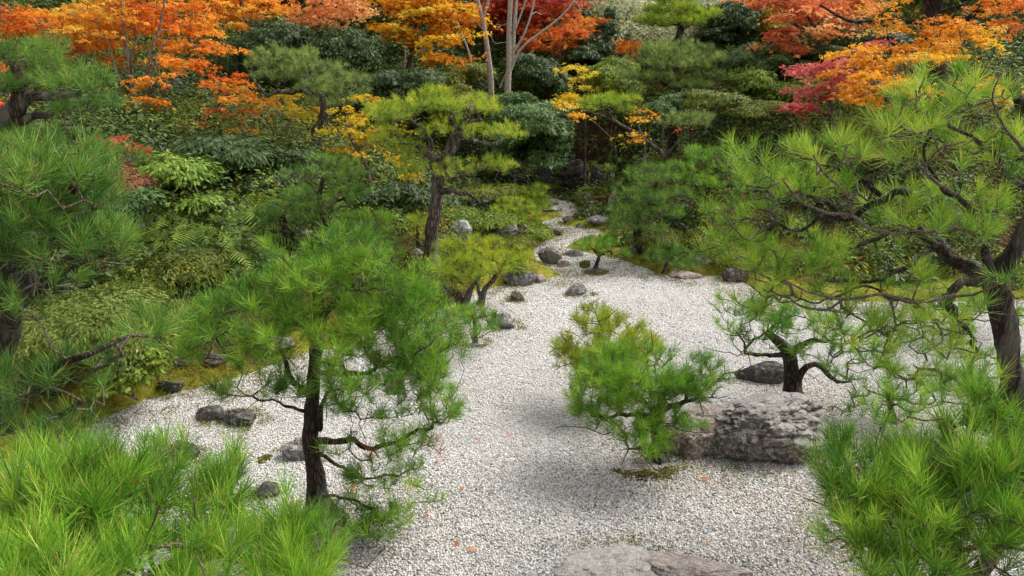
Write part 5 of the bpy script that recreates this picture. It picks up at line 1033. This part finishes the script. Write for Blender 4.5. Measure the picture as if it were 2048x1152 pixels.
# white-barked bare trees
def bare(label, stems, seed):
    rg = np.random.default_rng(seed); st = stems[0]; p0 = at(*st[0][:3]); z0 = max(gz(p0[0], p0[1]), 0); loc = np.array([p0[0], p0[1], z0])
    rt = root('white_barked_tree', loc, label, 'bare tree', 'white barked trees'); tb, bb = Buf(), Buf(); nodes = []; ends = []
    for i, s in enumerate(stems):
        P = np.array([at(*q[:3]) for q in s]); r = [q[3] for q in s]
        if i == 0 or s[0][4:] : 
            f = P[0].copy(); f[2] = gz(f[0], f[1]) - 0.2; P = np.vstack([f, P]); r = [r[0] * 1.15] + r
        # carry each stem beyond the frame
        Q, qr = catmull(P, r, 0.15); tube(tb if (i == 0 or s[0][4:]) else bb, Q, qr, 12, 0.035); nodes.append(Q[len(Q) // 2:])
        for _ in range(10):
            k = rg.integers(len(Q) // 2, len(Q)); ends.append(Q[k] + np.array([rg.normal() * .8, rg.normal() * .6, rg.uniform(.6, 2.4)]))
    A, B, ra, rb = grow(np.concatenate(nodes), None, np.array(ends), rg, seg=.3, r0=.008, jit=.06, sag=-.02); frusta(bb, A, B, ra, rb, 5)
    link('trunk', tb.mesh('trunk', M['bark_white'], loc, True), rt); link('branches', bb.mesh('branches', M['bark_white'], loc, True), rt)
bare('pale single-trunked bare tree forking near the top edge, left of the many-stemmed one', [[(982, 175, 20.2, 0.081), (976, 110, 20.2, 0.071), (968, 55, 20.2, 0.062), (962, 25, 20.2, 0.056), (952, -10, 20.2, 0.043), (938, -70, 20.2, 0.031)], [(966, 35, 20.2, 0.043), (976, 5, 20.2, 0.037), (984, -40, 20.2, 0.028)]], 301)
bare('pale bare tree of several tall stems with a long branch slanting right', [[(1015, 185, 20, 0.087), (1018, 130, 20, 0.074), (1018, 70, 20, 0.068), (1021, 0, 20, 0.062), (1023, -70, 20, 0.050)], [(1018, 150, 20.05, 0.056), (1025, 110, 20.05, 0.053), (1028, 60, 20.05, 0.050), (1033, 0, 20.05, 0.043), (1036, -60, 20.05, 0.031)], [(1022, 140, 20, 0.037), (1040, 100, 20, 0.034), (1075, 70, 20, 0.031), (1120, 35, 20, 0.025), (1155, -5, 20, 0.019), (1185, -40, 20, 0.012)],
      [(1024, 110, 20, 0.034), (1045, 75, 20, 0.028), (1062, 30, 20, 0.025), (1072, -20, 20, 0.019)], [(1030, 60, 20, 0.028), (1045, 20, 20, 0.022), (1058, -20, 20, 0.015)], [(1000, 175, 20.1, 0.028), (1012, 148, 20.05, 0.025), (1020, 130, 20.05, 0.019)]], 302)
bare('thin pale leaning stem far left of the white trunks', [[(943, 130, 23, .03), (925, 70, 23, .027), (905, 25, 23, .024), (878, -15, 23, .02)]], 303)
bare('slim grey sapling stem between the golden maple and the white trunks', [[(808, 145, 21, .022), (810, 110, 21, .02), (810, 60, 21, .016), (812, 0, 21, .012)]], 304)
print('maples done')

# ------------------------------------------------------------------ evergreens and shrubs
GE = 'evergreens on the slopes'
shrub('large rounded blue-green evergreen bush overhanging the dark gully', 1050, 345, 17.2, [(1070, 245, 17, 60, 44, 1.6), (1030, 222, 17.6, 50, 32, 1.4), (1105, 275, 16.8, 38, 46, 1.2), (1020, 265, 17, 44, 44, 1.4), (1085, 310, 16.7, 44, 28, 1.2), (1000, 300, 17, 34, 34, 1.0)], 'lf_blue', .085, 46000, 'evergreen_bush', 'evergreen bush', GE, lump=.4)
shrub('dull olive evergreen mass under the white trunks', 940, 250, 19.5, [(935, 150, 21.8, 50, 26, 1.2), (890, 175, 20, 50, 26, 1.4), (960, 208, 19, 44, 22, 1.2), (910, 215, 18.5, 60, 22, 1.4)], 'lf_olive', .085, 24000, 'evergreen_bush', 'evergreen bush', GE, lump=.4)
shrub('dark holly-like bush right behind the white stems', 1070, 230, 22, [(1075, 150, 22, 46, 30, 1.2), (1045, 130, 22.4, 36, 22, 1.1), (1110, 170, 21.5, 34, 28, 1.1)], 'lf_dark', .09, 15000, 'evergreen_bush', 'evergreen bush', GE, lump=.4)
shrub('dark green bush on the slope behind the golden maple', 800, 250, 18.5, [(780, 160, 18.5, 60, 24, 1.5), (840, 165, 18.5, 56, 26, 1.5), (740, 170, 18.3, 40, 22, 1.2)], 'lf_dark', .085, 14000, 'evergreen_bush', 'evergreen bush', GE)
shrub('glossy round evergreen right of the umbrella-topped pine', 1530, 220, 18.5, [(1520, 130, 18.5, 50, 34, 1.5), (1565, 150, 18.3, 40, 30, 1.3), (1480, 130, 18.8, 34, 34, 1.2)], 'lf_blue', .085, 22000, 'evergreen_bush', 'evergreen bush', GE, lump=.4)
shrub('dark blue-green tree at the top behind the umbrella-topped pine', 1440, 120, 24, [(1450, 50, 24, 44, 36, 1.8), (1475, 25, 24, 36, 24, 1.5), (1425, 75, 23.6, 30, 20, 1.2)], 'lf_dark', .11, 14000, 'evergreen_tree', 'evergreen tree', GE, lump=.45)
shrub('yellow-leaved tree at the top edge left of the salmon maple', 1510, 140, 25, [(1515, 30, 25, 34, 30, 1.5), (1535, 60, 24.6, 26, 20, 1.2), (1500, -5, 25, 30, 20, 1.2)], 'mp_yellow', .11, 5000, 'yellow_tree', 'tree', GE, lump=.5, thick=.7)
shrub('dark evergreen column behind the small orange tree', 1210, 150, 24.5, [(1210, 60, 24.5, 22, 22, 1.1), (1222, 32, 24.5, 11, 16, .7), (1190, 95, 24, 32, 22, 1.2), (1165, 112, 23.6, 34, 18, 1.2)], 'lf_dark', .11, 12000, 'evergreen_tree', 'evergreen tree', GE, lump=.5, thick=.6)
shrub('green bush between the yellow boughs and the umbrella-topped pine', 1220, 240, 19.5, [(1210, 160, 19.5, 40, 30, 1.3), (1245, 180, 19, 34, 26, 1.1), (1230, 140, 20, 40, 22, 1.2)], 'lf_mid', .085, 14000, 'evergreen_bush', 'evergreen bush', GE, lump=.4)
shrub('dark bushy evergreen under the salmon maple', 1710, 260, 17, [(1730, 95, 17.2, 60, 30, 1.3), (1690, 120, 17, 40, 26, 1.1), (1640, 110, 17.3, 30, 18, 1)], 'lf_dark', .085, 14000, 'evergreen_bush', 'evergreen bush', GE)
shrub('shadowy evergreen below the glossy round one, dark at its base', 1520, 240, 17, [(1500, 165, 17, 40, 26, 1.2), (1550, 185, 16.8, 46, 20, 1.2), (1600, 180, 17, 30, 26, 1)], 'lf_mid', .08, 12000, 'evergreen_bush', 'evergreen bush', GE)
GS = 'garden shrubs on the banks'
shrub('dark evergreen bush behind the trunk of the large orange maple', 250, 300, 16.5, [(230, 200, 16.8, 80, 50, 1.0), (320, 200, 16.8, 70, 50, 1.0), (150, 200, 16.8, 60, 44, 1.0)], 'lf_dark', .10, 15000, 'evergreen_bush', 'evergreen bush', GE, lump=.55, thick=.7)
shrub('shaded evergreen bush between the orange boughs and the tall bent pine', 450, 330, 16, [(440, 255, 16, 60, 30, 1.1), (520, 240, 16.3, 50, 34, 1.1), (560, 280, 15.5, 50, 26, 1.0)], 'lf_dark', .09, 14000, 'evergreen_bush', 'evergreen bush', GE, lump=.55, thick=.7)
shrub('tall dark evergreen filling the gap behind the tall bent pine', 660, 200, 19, [(560, 90, 19.5, 60, 44, 1.3), (680, 100, 19.5, 60, 44, 1.3), (740, 120, 19, 50, 36, 1.2), (500, 110, 19.5, 40, 34, 1.1)], 'lf_dark', .10, 20000, 'evergreen_tree', 'evergreen tree', GE, lump=.6, thick=.7)
shrub('shadowed leafy bush above the arching ferns on the left slope', 560, 400, 11.5, [(540, 360, 11.6, 60, 22, .8), (480, 365, 11.6, 40, 20, .6), (590, 320, 12.2, 50, 22, .8)], 'lf_dark', .08, 9000, 'leafy_shrub', 'shrub', GS, lump=.55, thick=.7)
shrub('dark leafy bush in the fern bank, behind the yellow flat-topped pine', 800, 420, 12.3, [(790, 380, 12.3, 50, 20, .7), (730, 390, 12, 40, 18, .6), (840, 400, 12, 30, 20, .5)], 'lf_dark', .07, 7000, 'leafy_shrub', 'shrub', GS, lump=.5, thick=.7)
shrub('wide shrub with pale yellow-green leaves on the left bank behind the bushy pine', 200, 745, 6.1, [(150, 640, 6.3, 100, 52, .9), (230, 640, 6.1, 80, 62, .8), (290, 690, 6.0, 52, 50, .6), (90, 680, 6.2, 70, 50, .7)], 'lf_pale', .042, 22000, 'pale_leaved_shrub', 'shrub', GS, aspect=.42, lump=.22, thick=.35)
shrub('dark green leafy skirt of plants under the pale-leaved shrub', 270, 770, 5.9, [(290, 730, 5.85, 44, 26, .4), (240, 750, 5.8, 44, 22, .4), (320, 700, 5.9, 26, 26, .3)], 'lf_mid', .05, 3500, 'leafy_shrub', 'shrub', GS, aspect=.6)
shrub('rounded olive azalea with a few red leaves on the left bank', 365, 590, 8.6, [(370, 530, 8.6, 76, 38, .7), (330, 545, 8.4, 44, 30, .5), (410, 545, 8.6, 46, 28, .5)], 'lf_olive', .035, 16000, 'azalea_shrub', 'azalea', GS, lump=.2)
shrub('bright lime-leaved shrub on the left slope below the orange maple', 345, 400, 10, [(340, 335, 10, 66, 24, .7), (380, 350, 10, 46, 20, .6), (310, 360, 9.8, 34, 22, .5), (405, 400, 9.6, 44, 12, .5), (300, 325, 10, 30, 14, .4)], 'lf_bright', .105, 4600, 'bright_leaved_shrub', 'shrub', GS, aspect=.34, lump=.6, thick=.85, nup=1.0)
shrub('dark green long-leaved shrub above the lime-leaved one', 440, 340, 11.5, [(440, 290, 11.5, 70, 24, .9), (500, 310, 11.3, 50, 22, .8), (380, 300, 11.4, 50, 20, .8)], 'lf_dark', .12, 7500, 'long_leaved_shrub', 'shrub', GS, aspect=.27, thick=.8, lump=.6, nup=1.0)
shrub('dark glossy shrub with red berries beside the bushy left pine', 245, 470, 8.6, [(240, 415, 8.6, 40, 34, .5), (225, 450, 8.4, 40, 26, .5), (285, 400, 8.8, 30, 26, .4)], 'lf_blue', .07, 3000, 'glossy_shrub', 'shrub', GS, aspect=.4, thick=.5)
shrub('reddish-brown barberry-like shrub left of the lime-leaved one', 270, 400, 9.0, [(262, 370, 9.0, 34, 22, .5), (230, 345, 9.2, 34, 16, .4)], 'lf_rust', .04, 3500, 'reddish_shrub', 'shrub', GS)
shrub('small dark green tuft of leaves beside the yellow flat-topped pine', 1038, 545, 10.0, [(1036, 537, 10.0, 18, 9, .2)], 'lf_mid', .035, 900, 'leafy_tuft', 'shrub', GS)
shrub('low green cushion plant right of the pair of pale rocks', 1080, 478, 12.6, [(1078, 466, 12.6, 26, 12, .4), (1062, 462, 12.6, 18, 10, .3)], 'lf_mid', .045, 2200, 'cushion_shrub', 'shrub', GS)
shrub('clipped dark azalea on the right bank above the gravel pond', 1310, 520, 11.2, [(1300, 478, 11.4, 40, 14, .6), (1330, 470, 11.6, 34, 12, .5)], 'lf_olive', .035, 5000, 'azalea_shrub', 'azalea', GS)
shrub('broad olive azalea right of the pale rounded rock', 1440, 545, 10.7, [(1430, 500, 10.9, 46, 22, .7), (1470, 520, 10.6, 44, 22, .6), (1400, 480, 11.1, 36, 14, .5)], 'lf_olive', .035, 8000, 'azalea_shrub', 'azalea', GS)
shrub('olive shrub flecked with rust on the right slope under the umbrella-topped pine', 1520, 260, 15, [(1530, 215, 15, 40, 14, .8), (1490, 225, 14.8, 40, 14, .8), (1400, 205, 15.6, 40, 10, .7)], 'lf_olive', .05, 8000, 'reddish_shrub', 'shrub', GS)
shrub('pale green leafy shrub right of the umbrella-topped pine trunk', 1450, 235, 15.5, [(1450, 200, 15.5, 44, 13, .9), (1400, 190, 15.8, 30, 10, .7)], 'lf_pale', .07, 4000, 'pale_leaved_shrub', 'shrub', GS)
shrub('light green rounded shrub beside the mossy rock by the gully', 1340, 330, 15.0, [(1345, 200, 16.4, 34, 14, .8), (1320, 215, 16, 30, 14, .7)], 'lf_blue', .08, 3500, 'evergreen_bush', 'shrub', GS)
shrub('small yellow-green bush on the rocks right of the gully', 1218, 350, 16.6, [(1216, 336, 16.6, 14, 9, .3)], 'lf_bright', .06, 500, 'yellow_green_bush', 'shrub', GS)
shrub('dark shrub sprawling between the white pointed rock and the stream rocks', 960, 462, 12.2, [(965, 440, 12.4, 50, 12, .6), (1005, 435, 12.8, 34, 10, .5), (920, 430, 12.6, 44, 14, .6)], 'lf_mid', .05, 6000, 'leafy_shrub', 'shrub', GS)
shrub('brown-tipped low shrub in front of the pair of pale rocks', 1025, 490, 11.8, [(1035, 482, 11.7, 36, 8, .4), (985, 478, 11.8, 22, 8, .3)], 'lf_olive', .04, 2500, 'low_shrub', 'shrub', GS)
shrub('olive small-leaved bush up the bank right of the tall sculpted pine', 950, 405, 14.5, [(960, 385, 14.5, 44, 12, .7), (1010, 380, 14.8, 34, 12, .6), (915, 395, 14, 34, 12, .5)], 'lf_olive', .045, 5000, 'reddish_shrub', 'shrub', GS)
print('shrubs done')

# ------------------------------------------------------------------ ferns
def ferns(name, label, spots, mat, Lf, rg, nf=9, kind='stuff'):
    b = Buf()
    for (c, s) in spots:
        az = rg.uniform(0, 6.28, nf) ; 
        for a in az:
            L = Lf * s * rg.uniform(.7, 1.15); n = 16; t = np.linspace(0.08, 1, n); h = rg.uniform(.5, 1.0)
            dr = np.array([math.cos(a), math.sin(a), 0]); P = c + dr * (L * t * 0.9)[:, None] + np.array([0, 0, 1]) * (L * (h * t - (h + .25) * t * t))[:, None]
            tg = unit(np.gradient(P, axis=0)); sd_ = unit(np.cross(tg, [0, 0, 1])); q = rg.random() * .8
            wl = L * 0.26 * np.sin(np.clip(t * 1.05, 0, 1) * math.pi) ** .6 + 0.01; st = L / n * .52
            for sg in (1, -1):
                tip = P + sd_ * sg * wl[:, None] + tg * wl[:, None] * .35 - np.array([0, 0, 1]) * wl[:, None] * .25
                V = np.stack([P - tg * st * .7, P + tg * st * .7, tip], 1).reshape(-1, 3); k = np.arange(n) * 3
                rr = np.clip(q + rg.normal(size=n) * .08, 0, 1); b.add(V, T=np.stack([k, k + 1, k + 2], 1), rt=rr)
    o = link(name, b.mesh(name, M[mat])); tag(o, label, kind=kind); return o
rg = np.random.default_rng(77)
def spots_px(boxes, rg, lift=.1):
    out = []
    for (x0, x1, y0, y1, n, s) in boxes:
        for _ in range(n):
            g = ray_ground(rg.uniform(x0, x1), rg.uniform(y0, y1), lift); out.append((g + [0, 0, rg.uniform(.05, .3)], s * rg.uniform(.8, 1.3)))
    return out
ferns('fern_patch', 'arching light green fern fronds covering the left bank', spots_px([(370, 560, 375, 430, 46, 1.2), (290, 560, 430, 500, 40, 1.1), (430, 520, 470, 520, 10, .8), (750, 850, 375, 420, 14, .9)], rg), 'lf_bright', .55, rg)
ferns('dark_fern_patch', 'darker drooping ferns in the shade of the left slope', spots_px([(560, 860, 330, 440, 34, 1.0), (210, 330, 480, 560, 12, .8), (400, 620, 300, 380, 20, 1.0), (1180, 1300, 320, 390, 16, .8)], rg), 'lf_mid', .55, rg)

# ------------------------------------------------------------------ undergrowth on the slopes
def undergrowth():
    rg = np.random.default_rng(5)
    N = 5200
    P = np.c_[rg.uniform(-17, 17, N * 3), rg.uniform(5.5, 27, N * 3)]
    P = P[np.abs(P[:, 0]) < 0.74 * P[:, 1] + 1.0]
    d = gdist(P)
    dv = np.full(len(P), 1e9)
    for i in range(len(VALLEY) - 1): dv = np.minimum(dv, seg_dist(P, VALLEY[i], VALLEY[i + 1]))
    dd = np.minimum(d, dv + .2)
    left = P[:, 0] < P[:, 1] * 0.06
    thr = np.where(left, 1.15, 0.55) + 0.5 * fbm(np.c_[P * .8, np.zeros(len(P))], 3, 40)
    keep = (dd > thr) & ((P[:, 1] > 7.2) | (np.abs(P[:, 0]) > 4.2))
    P, dd = P[keep], dd[keep]
    if len(P) > N: P, dd = P[:N], dd[:N]
    z = height(P); h = np.clip(0.10 + 0.16 * dd, .12, .75) * rg.uniform(.3, 1.75, len(P)); r = np.clip(.18 + .08 * dd, .2, .6) * rg.uniform(.8, 1.3, len(P))
    sp = fbm(np.c_[P * .8, np.zeros(len(P))], 3, 50) + rg.normal(size=len(P)) * .26 + np.where(left[keep][:len(P)], -.20, .10)  # left slope leans to dark plants: its deep shade put into the colour
    sets = [('undergrowth_dark', 'dense dark evergreen undergrowth covering both slopes', 'lf_dark', -9, -.10, .10, .42, 120),
            ('undergrowth_leafy', 'mid-green leafy ground plants between the shrubs', 'lf_mid', -.10, .16, .085, .36, 150),
            ('undergrowth_olive', 'olive and reddish small-leaved ground plants', 'lf_olive', .16, .34, .045, .5, 330),
            ('undergrowth_rusty', 'scattered rusty brown low plants on the slopes', 'lf_rust', .56, 9, .05, .4, 220),
            ('undergrowth_bright', 'light green fresh-leaved ground plants among the shrubs', 'lf_bright', .34, .56, .065, .36, 170)]
    for name, label, mat, lo, hi, sz, asp, per in sets:
        k = (sp >= lo) & (sp < hi); n = k.sum()
        if not n: continue
        c = np.c_[P[k], z[k] + .02]; rr = np.repeat(r[k], per); hh = np.repeat(h[k], per); C0 = np.repeat(c, per, 0); m = len(C0)
        dvec = unit(rg.normal(size=(m, 3))); dvec[:, 2] = np.abs(dvec[:, 2]); f = 1 - .45 * rg.random(m) ** 1.3
        C = C0 + dvec * f[:, None] * np.c_[rr, rr, hh]
        Nn = unit(dvec + [0, 0, .7] + rg.normal(size=(m, 3)) * .5)
        q = np.clip(.45 + .3 * np.repeat(rg.normal(size=n) * .5, per) + rg.normal(size=m) * .16, 0, 1)
        b = Buf(); s = sz * (1 + .02 * np.maximum(0, C[:, 1] - 10))
        leaves(b, C, Nn, s[:, None] * 1.0, rg, 'oval', q, asp, fwd=unit(dvec + [0, 0, -.3]))
        tag(link(name, b.mesh(name, M[mat])), label, kind='stuff')
undergrowth()
def tufts():
    rg = np.random.default_rng(66); n = 2600
    P = np.c_[rg.uniform(-13, 13, n * 3), rg.uniform(6.5, 22, n * 3)]; P = P[np.abs(P[:, 0]) < .74 * P[:, 1] + .6]; d = gdist(P); P = P[(d > .12) & (rg.random(len(P)) < .25 + .5 * (d > .6))][:n]
    Q2 = np.c_[rg.uniform(-5.5, -.4, 9000), rg.uniform(5.5, 10.5, 9000)]; dq = gdist(Q2); Q2 = Q2[(dq > .08) & (dq < 1.8)][:1500]; P = np.vstack([P, Q2])
    C = np.c_[P, height(P) + .03]; b = Buf(); A = unit(rg.normal(size=C.shape) * .35 + [0, 0, 1])
    Ls = np.r_[np.full(len(P) - len(Q2), 1.), np.full(len(Q2), .45)]
    m1 = Ls == 1; needles(b, C[m1], A[m1], 26, .22, .007, rg, (5, 60), .06, .5, lift=-.5, brown=.08); needles(b, C[~m1], A[~m1], 22, .09, .004, rg, (15, 80), .03, .5, lift=-.4, brown=.3)
    tag(link('grass', b.mesh('grass', M['lf_olive'])), 'tufts of thin grass on the mossy banks', kind='stuff')
tufts()

# moss tufts and fallen leaves
def moss_and_litter():
    rg = np.random.default_rng(9)
    for (px, py, w_, lb) in ((1285, 955, 44, 'mossy yellow-green hummock in front of the bright green pine'), (531, 927, 14, 'tiny brown moss hummock on the left gravel')):
        g = ray_ground(px, py); s = mpp(px, py, g[1]); n = 2600
        rt = root('moss_cushion', g, lb, 'moss cushion', 'moss cushions on the gravel')
        b = Buf(); d = unit(rg.normal(size=(n, 3))); d[:, 2] = np.abs(d[:, 2]); rr = w_ * s; C = d * [rr, rr * .7, rr * .30] * rg.uniform(.6, 1, (n, 1))
        mc = rg.normal(size=(7, 2)) * rr * [.75, .4]; ms_ = rg.uniform(.25, .6, 7); mi_ = rg.integers(0, 7, n); C = C * ms_[mi_][:, None]; C[:, :2] += mc[mi_]
        leaves(b, C, unit(d + rg.normal(size=(n, 3)) * .6), .016, rg, 'oval', None, .5); link('moss', b.mesh('moss', M['lf_olive'], (0, 0, 0)), rt)
        v, t = ICO[3]; v = v * 1.0; link('moss_core', new_mesh('moss_core', v * [rr * .9, rr * .5, rr * .08], T=t, mat=M['ground'], smooth=True), rt)
    n = 17000; P = np.c_[rg.uniform(-7, 9, n), rg.uniform(2.6, 16, n)]; d = gdist(P)
    k = (d > -.5) & (d < 1.6) & (rg.random(n) < np.clip(1.1 - np.abs(d), .05, 1)); P = P[k]; d = d[k]
    z = np.maximum(height(P), 0) + .02; C = np.c_[P, z]; b = Buf()
    Cm = np.repeat(C, 22, 0); Cm += rg.normal(size=Cm.shape) * [.045, .045, .010]; Cm[:, 2] = np.maximum(Cm[:, 2], np.maximum(height(Cm[:, :2]), 0) + .012)
    leaves(b, Cm, unit(rg.normal(size=Cm.shape) * .7 + [0, 0, 1]), .022, rg, 'oval', None, .5)
    tag(link('moss', b.mesh('moss', M['lf_olive'])), 'low moss tufts along the edges of the gravel', kind='stuff')
    RB = np.array(ROCKS); m = len(RB) * 34; i_ = rg.integers(0, len(RB), m); a_ = rg.uniform(0, 6.28, m); q_ = RB[i_]
    P = np.c_[q_[:, 0] + np.cos(a_) * q_[:, 2] * .56 * rg.uniform(.85, 1.25, m), q_[:, 1] + np.sin(a_) * q_[:, 3] * .58 * rg.uniform(.8, 1.3, m)]
    k = fbm(np.c_[P * 2.2, np.zeros(m)], 2, 77) > -.05; P = P[k]; C = np.c_[P, np.maximum(height(P), 0) + .015]; Cm = np.repeat(C, 26, 0); Cm += rg.normal(size=Cm.shape) * [.028, .028, .009]
    b = Buf(); leaves(b, Cm, unit(rg.normal(size=Cm.shape) * .7 + [0, 0, 1]), .017, rg, 'oval', None, .5)
    tag(link('moss', b.mesh('moss', M['lf_olive'])), 'dark moss and weeds gathered round the feet of the rocks', kind='stuff')
    n = 5200; P = np.c_[rg.uniform(-5, 5, n), rg.uniform(2.8, 10, n)]; gd = gdist(P); k = (gd < .2) & (fbm(np.c_[P * .9, np.zeros(n)], 3, 88) + .35 * np.clip(1.2 + gd, 0, 1) > .12); P = P[k]; n = len(P)
    a_ = rg.uniform(0, 6.28, n); l_ = rg.uniform(.03, .07, n)[:, None]; dr = np.c_[np.cos(a_), np.sin(a_), rg.normal(size=n) * .08]; sd_ = np.c_[-np.sin(a_), np.cos(a_), np.zeros(n)] * .0013
    C = np.c_[P, np.full(n, .020)]; V = np.stack([C - sd_, C + sd_, C + dr * l_ + sd_, C + dr * l_ - sd_], 1).reshape(-1, 3); k4 = np.arange(n) * 4
    b = Buf(); b.add(V, Q=np.stack([k4, k4 + 1, k4 + 2, k4 + 3], 1), rq=rg.random(n)); tag(link('fallen_needles', b.mesh('fallen_needles', M['needles_dead'])), 'brown fallen pine needles strewn over the gravel', kind='stuff')
    n = 480; P = np.c_[rg.uniform(-4, 5, n), rg.uniform(3.0, 13, n)]; k = (gdist(P) < .3) & (rg.random(n) < .25 + .75 * (np.abs(gdist(P)) < .8)); P = P[k]
    C = np.c_[P, np.maximum(height(P), 0) + .024]; b = Buf(); leaves(b, C, unit(rg.normal(size=C.shape) * .4 + [0, 0, 1]), .035, rg, 'star5')
    tag(link('fallen_leaves', b.mesh('fallen_leaves', M['mp_salmon'])), 'small fallen maple leaves scattered on the gravel', kind='stuff')
moss_and_litter()

# ------------------------------------------------------------------ backing wood
def wood():
    rg = np.random.default_rng(15)
    # one mass of distant trees closing the view, haze painted pale into the leaves of the far hillside
    for name, label, mat, cnt, x0, x1, y0, y1, hh, per, sz in (
        ('dark_wood', 'dense dark wood covering the hill behind the left maples', 'lf_dark', 260, -26, -1.5, 25, 36, (2.5, 5.5), 420, .22),
        ('right_wood', 'dark green wood on the hill behind the right maples', 'lf_mid', 190, 8.5, 30, 21, 36, (2, 5.0), 420, .20),
        ('far_wood', 'pale hillside woodland, haze painted into its leaves, seen through the gap at top centre', 'lf_haze', 420, -3, 24, 33, 70, (1.8, 4.6), 300, .26),
        ('painted_haze_thicket', 'yellow-green thicket painted pale for haze, behind the topmost pine, right of the red maple', 'lf_haze', 260, 2.6, 14, 24.5, 36, (.5, 1.5), 420, .14),
        ('far_autumn_wood', 'salmon-tinted far trees in the gap at top centre', 'mp_salmon', 30, 2, 14, 36, 60, (1.6, 3.8), 300, .26),
        ('middle_wood', 'evergreen thicket behind the white trunks', 'lf_dark', 50, -3, 2.6, 25, 30, (.5, 1.1), 420, .16)):
        b = Buf(); P = np.c_[rg.uniform(x0, x1, cnt), rg.uniform(y0, y1, cnt)]; z = height(P)
        H_ = rg.uniform(*hh, cnt); r = rg.uniform(.8, 1.7, cnt)
        C0 = np.repeat(np.c_[P, z + H_ * .5], per, 0); m = len(C0); d = unit(rg.normal(size=(m, 3)))
        rr = np.repeat(r, per); Hh = np.repeat(H_ * .6, per)
        lp = 1 + .5 * fbm(d * 2.2 + np.repeat(rg.random(cnt) * 50, per)[:, None], 3, 4)
        C = C0 + d * (lp * (1 - .4 * rg.random(m)))[:, None] * np.c_[rr, rr, Hh]
        q = np.clip(.45 + np.repeat(rg.normal(size=cnt) * .16, per) + rg.normal(size=m) * .16, 0, 1)
        leaves(b, C, unit(d + [0, 0, .6] + rg.normal(size=(m, 3)) * .5), sz, rg, 'oval', q, .5)
        tag(link(name, b.mesh(name, M[mat])), label, kind='stuff')
wood()
print('polygons', sum(len(o.data.polygons) for o in bpy.data.objects if o.type == 'MESH'))
